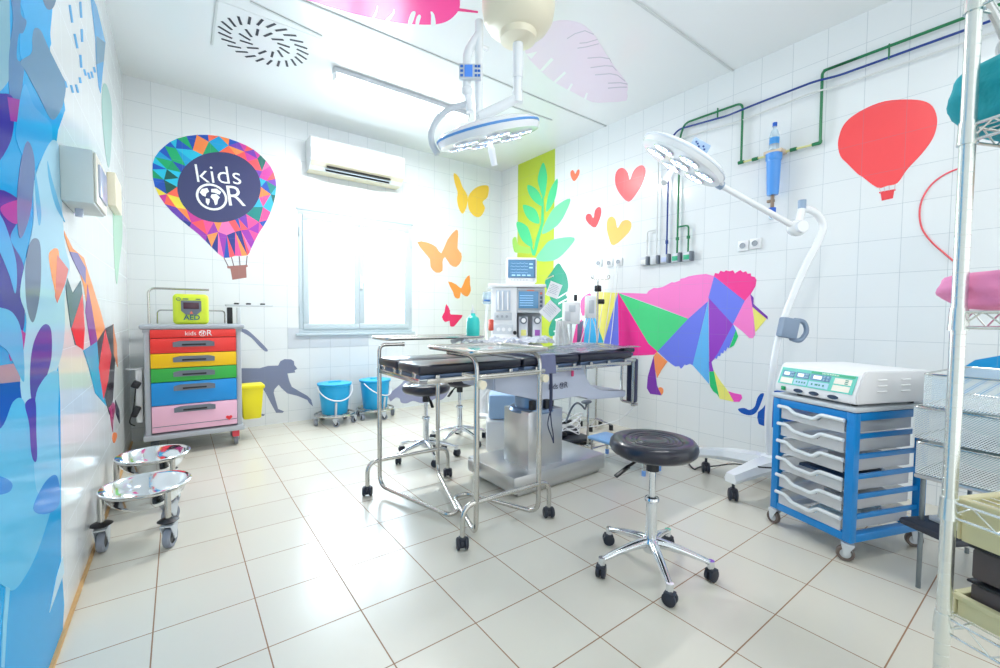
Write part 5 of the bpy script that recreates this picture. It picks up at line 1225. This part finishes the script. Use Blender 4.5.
g = G(); g.box(pc2+No*.062+V((0, 0, .04)), (.06, .06, .004), .002, R=Rf); g.box(pc2+No*.062-V((0, 0, .03))-Xs*.04, (.05, .09, .004), .002, R=Rf); put('fascia', g, M_lgrey, ip2)
g = G(); g.box(pc2+Xs*.04+V((0, 0, .14)), (.03, .06, .03), .008, R=Rf); put('top_knob', g, M_black, ip2)
b0 = V((pc2.x, pc2.y, 0))
g = G(); g.cyl(b0+V((0, 0, .05)), pc2-V((0, 0, .09)), .012, n=12); g.lathe([(0, .0), (.09, .0), (.09, .03), (.04, .05), (0, .05)], b0, 28); put('stand', g, M_lgrey, ip2)
# cloth / bag pale
cb0 = D(563, 334, 3.85)
b = bmesh.new(); nx, ny = 14, 16; Wc, Hc = .16, .30
vs = [[b.verts.new(cb0+Xs*((i/nx-.5)*Wc*(.55+.5*j/ny)+.02*j/ny-.02)+V((0, 0, .12-Hc*j/ny))+No*(.015*sin(i*1.1)+.01*sin(j*.7))) for j in range(ny+1)] for i in range(nx+1)]
for i in range(nx):
    for j in range(ny): b.faces.new((vs[i][j], vs[i+1][j], vs[i+1][j+1], vs[i][j+1]))
bmesh.ops.solidify(b, geom=b.faces[:], thickness=.006)
put('hanging_cloth', b, mat('cloth_white', '#f4f6f7', .8, bump=50), label='pale cloth hanging below the boxy pump beside the teal leaf sticker', cat='cloth', loc=cb0-V((0, 0, .2)))
# tubes by the syringe pump
g = G()
for k in range(3): g.tube(cat([pc_-V((0, 0, .1))+Xs*(-.02+.02*k), pc_-V((0, 0, .2))+Xs*(-.05+.05*k), pc_-V((0, 0, .34))+Xs*(-.08+.08*k)-No*.05], 6, False), .0045, 6)
put('infusion_line', g, M_white, label='thin white tubes hanging below the syringe pump', cat='tubing', loc=pc_-V((0, 0, .4)))
# blue equipment box + white box behind table column
wb = D(508, 408, 3.4)
o = thing('suction_unit', 'blue and white suction unit on the floor behind the operating table', 'medical device', V((wb.x, wb.y, 0)))
g = G(); g.box(V((wb.x, wb.y, .16)), (.34, .26, .24), .02, R=rotm('Z', AA)); g.box(V((wb.x, wb.y, .03)), (.30, .22, .05), .01, R=rotm('Z', AA)); put('body', g, M_white, o)
g = G(); g.box(V((wb.x, wb.y, .38)), (.30, .22, .19), .02, R=rotm('Z', AA)); put('canister_box', g, mat('pale_blue_box', '#a9c9ea', .35), o)

# ================================================================== METAL TABLE WITH WIRE BASKETS (far right)
mt = thing('steel_side_table', 'low steel side table with thin legs behind the wire shelving', 'side table', (2.60, .135, 0), radians(-8))
tw, td = .60, .40
for x in (-.27, .27):
    for y in (-.18, .18):
        g = G(); g.cyl((x, y, 0), (x, y, .45), .008, n=12); put('leg', g, mat('leg_dark', '#7d868c', .3, metal=.8), mt, local=True)
g = G(); g.box((0, 0, .455), (tw, td, .015), .004); put('top', g, M_brush, mt, local=True)
g = G(); g.box((0, 0, .235), (tw-.03, td-.03, .012), .003); g.tube([(-.27, -.18, .255), (.27, -.18, .255)], .006, 8); g.tube([(-.27, -.18, .255), (-.27, .18, .255)], .006, 8); put('lower_shelf', g, M_brush, mt, local=True)
def wire_basket(loc, rz, label):
    t = thing('wire_basket', label, 'basket', loc, rz, group='stacked steel mesh baskets')
    w, d, h = .52, .36, .125
    g = G()
    for z, k in ((.004, .97), (h, 1.0)): g.tube(fillet([(-w/2*k, -d/2*k, z), (w/2*k, -d/2*k, z), (w/2*k, d/2*k, z), (-w/2*k, d/2*k, z)], .03, 4, closed=True), .004, 6, closed=True)
    put('rim', g, M_steel, t, local=True)
    g = G(); g.box((0, 0, h/2), (w*.985, d*.985, h), 0)
    b = g.bm; bmesh.ops.delete(b, geom=[f for f in b.faces if f.normal.z > .9 or f.calc_center_median().z > h-.001], context='FACES')
    put('mesh', g, MESHM, t, local=True); return t
# procedural wire mesh
MESHM = bpy.data.materials.new('wire_mesh'); MESHM.use_nodes = True
nt = MESHM.node_tree; pb = nt.nodes['Principled BSDF']; pb.inputs['Base Color'].default_value = lin('#eef2f1'); pb.inputs['Metallic'].default_value = .3; pb.inputs['Roughness'].default_value = .3
tc = nt.nodes.new('ShaderNodeTexCoord'); sp = nt.nodes.new('ShaderNodeSeparateXYZ'); nt.links.new(tc.outputs['Object'], sp.inputs[0])
def mm_(op, a, b=None):
    n_ = nt.nodes.new('ShaderNodeMath'); n_.operation = op
    for i, x in enumerate((a, b)):
        if x is None: continue
        if isinstance(x, (int, float)): n_.inputs[i].default_value = x
        else: nt.links.new(x, n_.inputs[i])
    return n_.outputs[0]
sxy = mm_('ADD', sp.outputs[0], sp.outputs[1]); dxy = mm_('SUBTRACT', sp.outputs[0], sp.outputs[1])
l1 = mm_('GREATER_THAN', mm_('FRACT', mm_('MULTIPLY', mm_('ADD', sxy, sp.outputs[2]), 110)), .5)
l2 = mm_('GREATER_THAN', mm_('FRACT', mm_('MULTIPLY', mm_('SUBTRACT', dxy, sp.outputs[2]), 110)), .5)
mk = mm_('MAXIMUM', l1, l2); tr_ = nt.nodes.new('ShaderNodeBsdfTransparent'); mxs = nt.nodes.new('ShaderNodeMixShader')
nt.links.new(mk, mxs.inputs[0]); nt.links.new(tr_.outputs[0], mxs.inputs[1]); nt.links.new(pb.outputs[0], mxs.inputs[2]); nt.links.new(mxs.outputs[0], nt.nodes['Material Output'].inputs[0])
wbk = wire_basket((2.56, .16, .465), radians(-8), 'steel mesh basket at the bottom of the stack behind the shelving post')
dup(wbk, (2.575, .165, .60), radians(-11), 'steel mesh basket in the middle of the stack behind the shelving post')
dup(wbk, (2.57, .155, .735), radians(-6), 'steel mesh basket on top of the stack behind the shelving post')
# wrapped contents so the baskets read dense
g = G(); g.ball((2.6, .16, .53), .2, (1.05, .75, .25)); put('linen_pack', g, mat('linen', '#b9cfd4', .8, bump=40), label='pale wrapped pack lying in the bottom mesh basket', cat='pack', loc=(2.6, .16, .475))
g = G(); g.ball((2.6, .16, .665), .2, (1.05, .75, .25)); put('linen_pack', g, mat('linen', '#b9cfd4', .8, bump=40), label='pale wrapped pack lying in the middle mesh basket', cat='pack', loc=(2.6, .16, .61))
# things on lower shelf
it = thing('instrument_case', 'dark rounded case with pale top lying on the low shelf of the steel side table', 'case', (2.36, .28, .245))
g = G(); g.box((2.38, .27, .262), (.24, .2, .03), .014, R=rotm('Z', -.5)); put('case_body', g, M_rub, it)
g = G(); g.box((2.42, .24, .286), (.16, .13, .02), .006, R=rotm('Z', -.5)); put('case_top', g, M_lgrey, it)

# ================================================================== WIRE SHELVING (right foreground)
SA = radians(24)      # left side rails run towards the camera
ws = thing('wire_shelving', 'chrome wire shelving rack with round posts at the right edge', 'shelving', (1.305, .153, 0))
P0 = V((1.305, .153, 0)); dn_ = V((-sin(SA), -cos(SA), 0)); rt2 = V((cos(SA), -sin(SA), 0)); 
# depth .45 towards dn_, width 1.1 along rt2
dS, wS = .46, 1.05
posts = [P0, P0+dn_*dS, P0+rt2*wS, P0+rt2*wS+dn_*dS]
M_pole = mat('pole_chrome', '#dfe3df', .26, metal=.9)
for p in posts:
    g = G(); g.cyl(p, p+V((0, 0, 2.2)), .0125, n=24)
    for i in range(84): g.lathe([(.0127, 0), (.0129, .0005), (.0127, .001)], p+V((0, 0, .05+.0254*i)), 16)
    po = put('post', g, M_pole, ws)
zsh = [.405, .655, 1.055, 1.435, 1.70]
for z in zsh:
    g = G(); hgt = .032
    for zz in (z, z+hgt):
        g.tube([posts[0]+V((0, 0, zz)), posts[1]+V((0, 0, zz))], .0032, 8); g.tube([posts[2]+V((0, 0, zz)), posts[3]+V((0, 0, zz))], .0032, 8)
        g.tube([posts[0]+V((0, 0, zz)), posts[2]+V((0, 0, zz))], .0032, 8); g.tube([posts[1]+V((0, 0, zz)), posts[3]+V((0, 0, zz))], .0032, 8)
    m_ = 12
    for i in range(m_):
        a = posts[0]+dn_*(dS*i/m_)+V((0, 0, z+hgt*(i % 2))); b2 = posts[0]+dn_*(dS*(i+1)/m_)+V((0, 0, z+hgt*((i+1) % 2))); g.tube([a, b2], .0018, 6)
    for i in range(26):
        a = posts[0]+rt2*(wS*i/26)+V((0, 0, z+hgt*(i % 2))); b2 = posts[0]+rt2*(wS*(i+1)/26)+V((0, 0, z+hgt*((i+1) % 2))); g.tube([a, b2], .0018, 6)
    for i in range(1, 40):
        g.tube([posts[0]+rt2*(wS*i/40)+V((0, 0, z+hgt)), posts[1]+rt2*(wS*i/40)+V((0, 0, z+hgt))], .0016, 5)
    for p in posts: g.cyl(p+V((0, 0, z-.006)), p+V((0, 0, z+hgt+.008)), .0165, .0145, n=20)
    put('shelf', g, M_pole, ws)
# teal sterile packs on the upper shelf
def soft(name, c, d, m, label, cat_, R=None, group=None, wob=.05):
    b = bmesh.new(); bmesh.ops.create_cube(b, size=2); bmesh.ops.subdivide_edges(b, edges=b.edges[:], cuts=11, use_grid_fill=True)
    for v in b.verts:
        x, y, z = v.co; n_ = v.co.normalized(); q = (abs(n_.x)**5+abs(n_.y)**5+abs(n_.z)**5)**(-1/5); u = n_*q
        k = 1+wob*(sin(u.x*4+u.z*3+1)*sin(u.y*3.3+2)+.5*sin(u.z*7+u.x*5))
        v.co = V((u.x*d[0]*.5*k, u.y*d[1]*.5*k, u.z*d[2]*.5*(k if u.z > 0 else 1)))
    M_ = Matrix.Translation(c) @ (R or Matrix.Identity(4)); bmesh.ops.transform(b, matrix=M_, verts=b.verts)
    zmin = min(v.co.z for v in b.verts)
    return put(name, b, m, label=label, cat=cat_, loc=V((c[0], c[1], zmin)), group=group, sharp=80)
RS = rotm('Z', -SA)
pp = P0+rt2*.19+dn_*.085
soft('surgical_pack', V((pp.x, pp.y, 1.435+.032+.075)), (.33, .32, .145), M_teal, 'folded teal cloth pack lying on the upper wire shelf', 'cloth pack', RS)
soft('surgical_pack', V((pp.x, pp.y, 1.635)) + rt2*.05, (.22, .24, .05), mat('teal_cloth_dark', '#0d8492', .8, bump=40), 'smaller darker teal cloth piece on top of the folded teal pack', 'cloth pack', RS)
tg_ = thing('string_tag', 'small cream tag tied on the front of the teal cloth pack', 'tag', V((pp.x, pp.y, 1.74))-rt2*.10+dn_*.0)
tc_ = D(979, 91, .93); tg_.location = tc_-V((0, 0, .012)); MW[tg_.name] = Matrix.Translation(tg_.location)
g = G(); g.box(tc_, (.022, .012, .006), .002, R=Rf @ rotm('Z', .9)); g.ball(tc_+V((0, 0, .008)), .006); put('knot', g, M_cream, tg_)
soft('pink_bag', V((pp.x, pp.y, 1.088+.045)) + rt2*.0, (.345, .32, .085), mat('pink_gauze', '#ff9ccc', .6, bump=50, trans=.1), 'translucent bag of bright pink gauze on the shelf at eye level', 'bag', RS)
soft('brown_pack', V((pp.x, pp.y, 1.405)) + rt2*.08, (.25, .24, .05), mat('tan_cloth', '#cdb79c', .8), 'tan wrapped pack hanging in the wire loops under the upper shelf', 'cloth pack', RS)
# silver hose behind the upper shelf
g = G(); pts = cat([P0+rt2*.02+V((0, 0, 1.73)), P0+rt2*.06+V((0, 0, 1.69)), P0+rt2*.10+V((0, 0, 1.64)), P0+rt2*.13+V((0, 0, 1.60))], 6, False); g.tube(pts, .007, 8)
rc = P0+rt2*.12+V((0, 0, 1.64)); g.lathe([(.03, -.01), (.036, 0), (.03, .01), (.012, .012), (.012, -.012), (.03, -.01)], rc, 24, Rf)
put('steel_hook', g, M_brush, label='grey steel rod with round end leaning above the teal pack', cat='hook', loc=rc)
# crates on the low shelf
cr0 = P0+dn_*.165+rt2*.20
def crate(z, lb, h=.10, cut=True):
    t = thing('plastic_crate', lb, 'crate', V((cr0.x, cr0.y, z)), -SA, group='beige plastic crates on the low shelf')
    w, d = .34, .33; th = .006
    g = G()
    for x in (-w/2, w/2): g.box((x, 0, h/2), (th, d-.014, h), .002)
    for y in (-d/2, d/2): g.box((0, y, h/2), (w, th, h), .002)
    g.box((0, 0, th/2), (w-.014, d-.014, th), .001)
    for x in (-w/2, w/2): g.box((x, 0, h), (.016, d, .012), .003)
    for y in (-d/2, d/2): g.box((0, y, h), (w-.016, .016, .011), .003)
    put('crate_body', g, mat('crate_beige', '#d4d0a6', .45), t, local=True); return t
crate(.440, 'beige plastic crate at the bottom of the low shelf stack', .04)
for k in range(2):
    t = thing('lidded_box', ['dark brown lidded box resting in the bottom beige crate', 'dark brown lidded box stacked on its twin on the low shelf'][k], 'box', V((cr0.x, cr0.y, .449+.075*k)), -SA, group='dark brown boxes on the low shelf')
    g = G(); g.box((0, 0, .033), (.31, .30, .064), .006); put('box_body', g, mat('dark_brown', '#4c4546', .4), t, local=True)
    g = G(); g.box((0, 0, .069), (.318, .308, .006), .002); put('lid', g, M_black, t, local=True)
crate(.602, 'open beige plastic crate directly above the dark brown boxes', .085)

# ================================================================== CAMERA, LIGHT
cam = bpy.data.cameras.new('camera'); co = bpy.data.objects.new('camera', cam); COL.objects.link(co)
cam.sensor_fit = 'HORIZONTAL'; cam.sensor_width = 36; cam.lens = F/1000*36; cam.clip_start = .02; cam.clip_end = 100
Mc = Matrix((_r, _u, -_f)).transposed().to_4x4(); Mc.translation = CAM; co.matrix_world = Mc
bpy.context.scene.camera = co
w = bpy.data.worlds.new('world'); bpy.context.scene.world = w; w.use_nodes = True
bg = w.node_tree.nodes['Background']; bg.inputs[0].default_value = lin('#f1f6f8'); bg.inputs[1].default_value = 1.75
def lamp(name, loc, rot, sx, sy, e, col='#ffffff'):
    l = bpy.data.lights.new(name, 'AREA'); l.shape = 'RECTANGLE'; l.size = sx; l.size_y = sy; l.energy = e; l.color = lin(col)[:3]
    o = bpy.data.objects.new(name, l); COL.objects.link(o); o.location = loc; o.rotation_euler = rot; return o
lamp('ceiling_tube_light', (1.62, 3.54, H-.10), (0, 0, 0), 1.2, .05, 42, '#fffdfb')
lamp('ceiling_tube_light', (1.7, .5, H-.10), (0, 0, 0), 1.2, .05, 8, '#fffdfb')
lamp('window_daylight', ((wx0+wx1)/2, YB+.16, (wz0+wz1)/2), (radians(-90), 0, 0), 1.15, 1.15, 68, '#f4f9ff')
sc_ = bpy.context.scene
sc_.view_settings.view_transform = 'Standard'; sc_.view_settings.look = 'None'; sc_.view_settings.gamma = 1; sc_.view_settings.use_curve_mapping = False
sc_.view_settings.exposure = .14
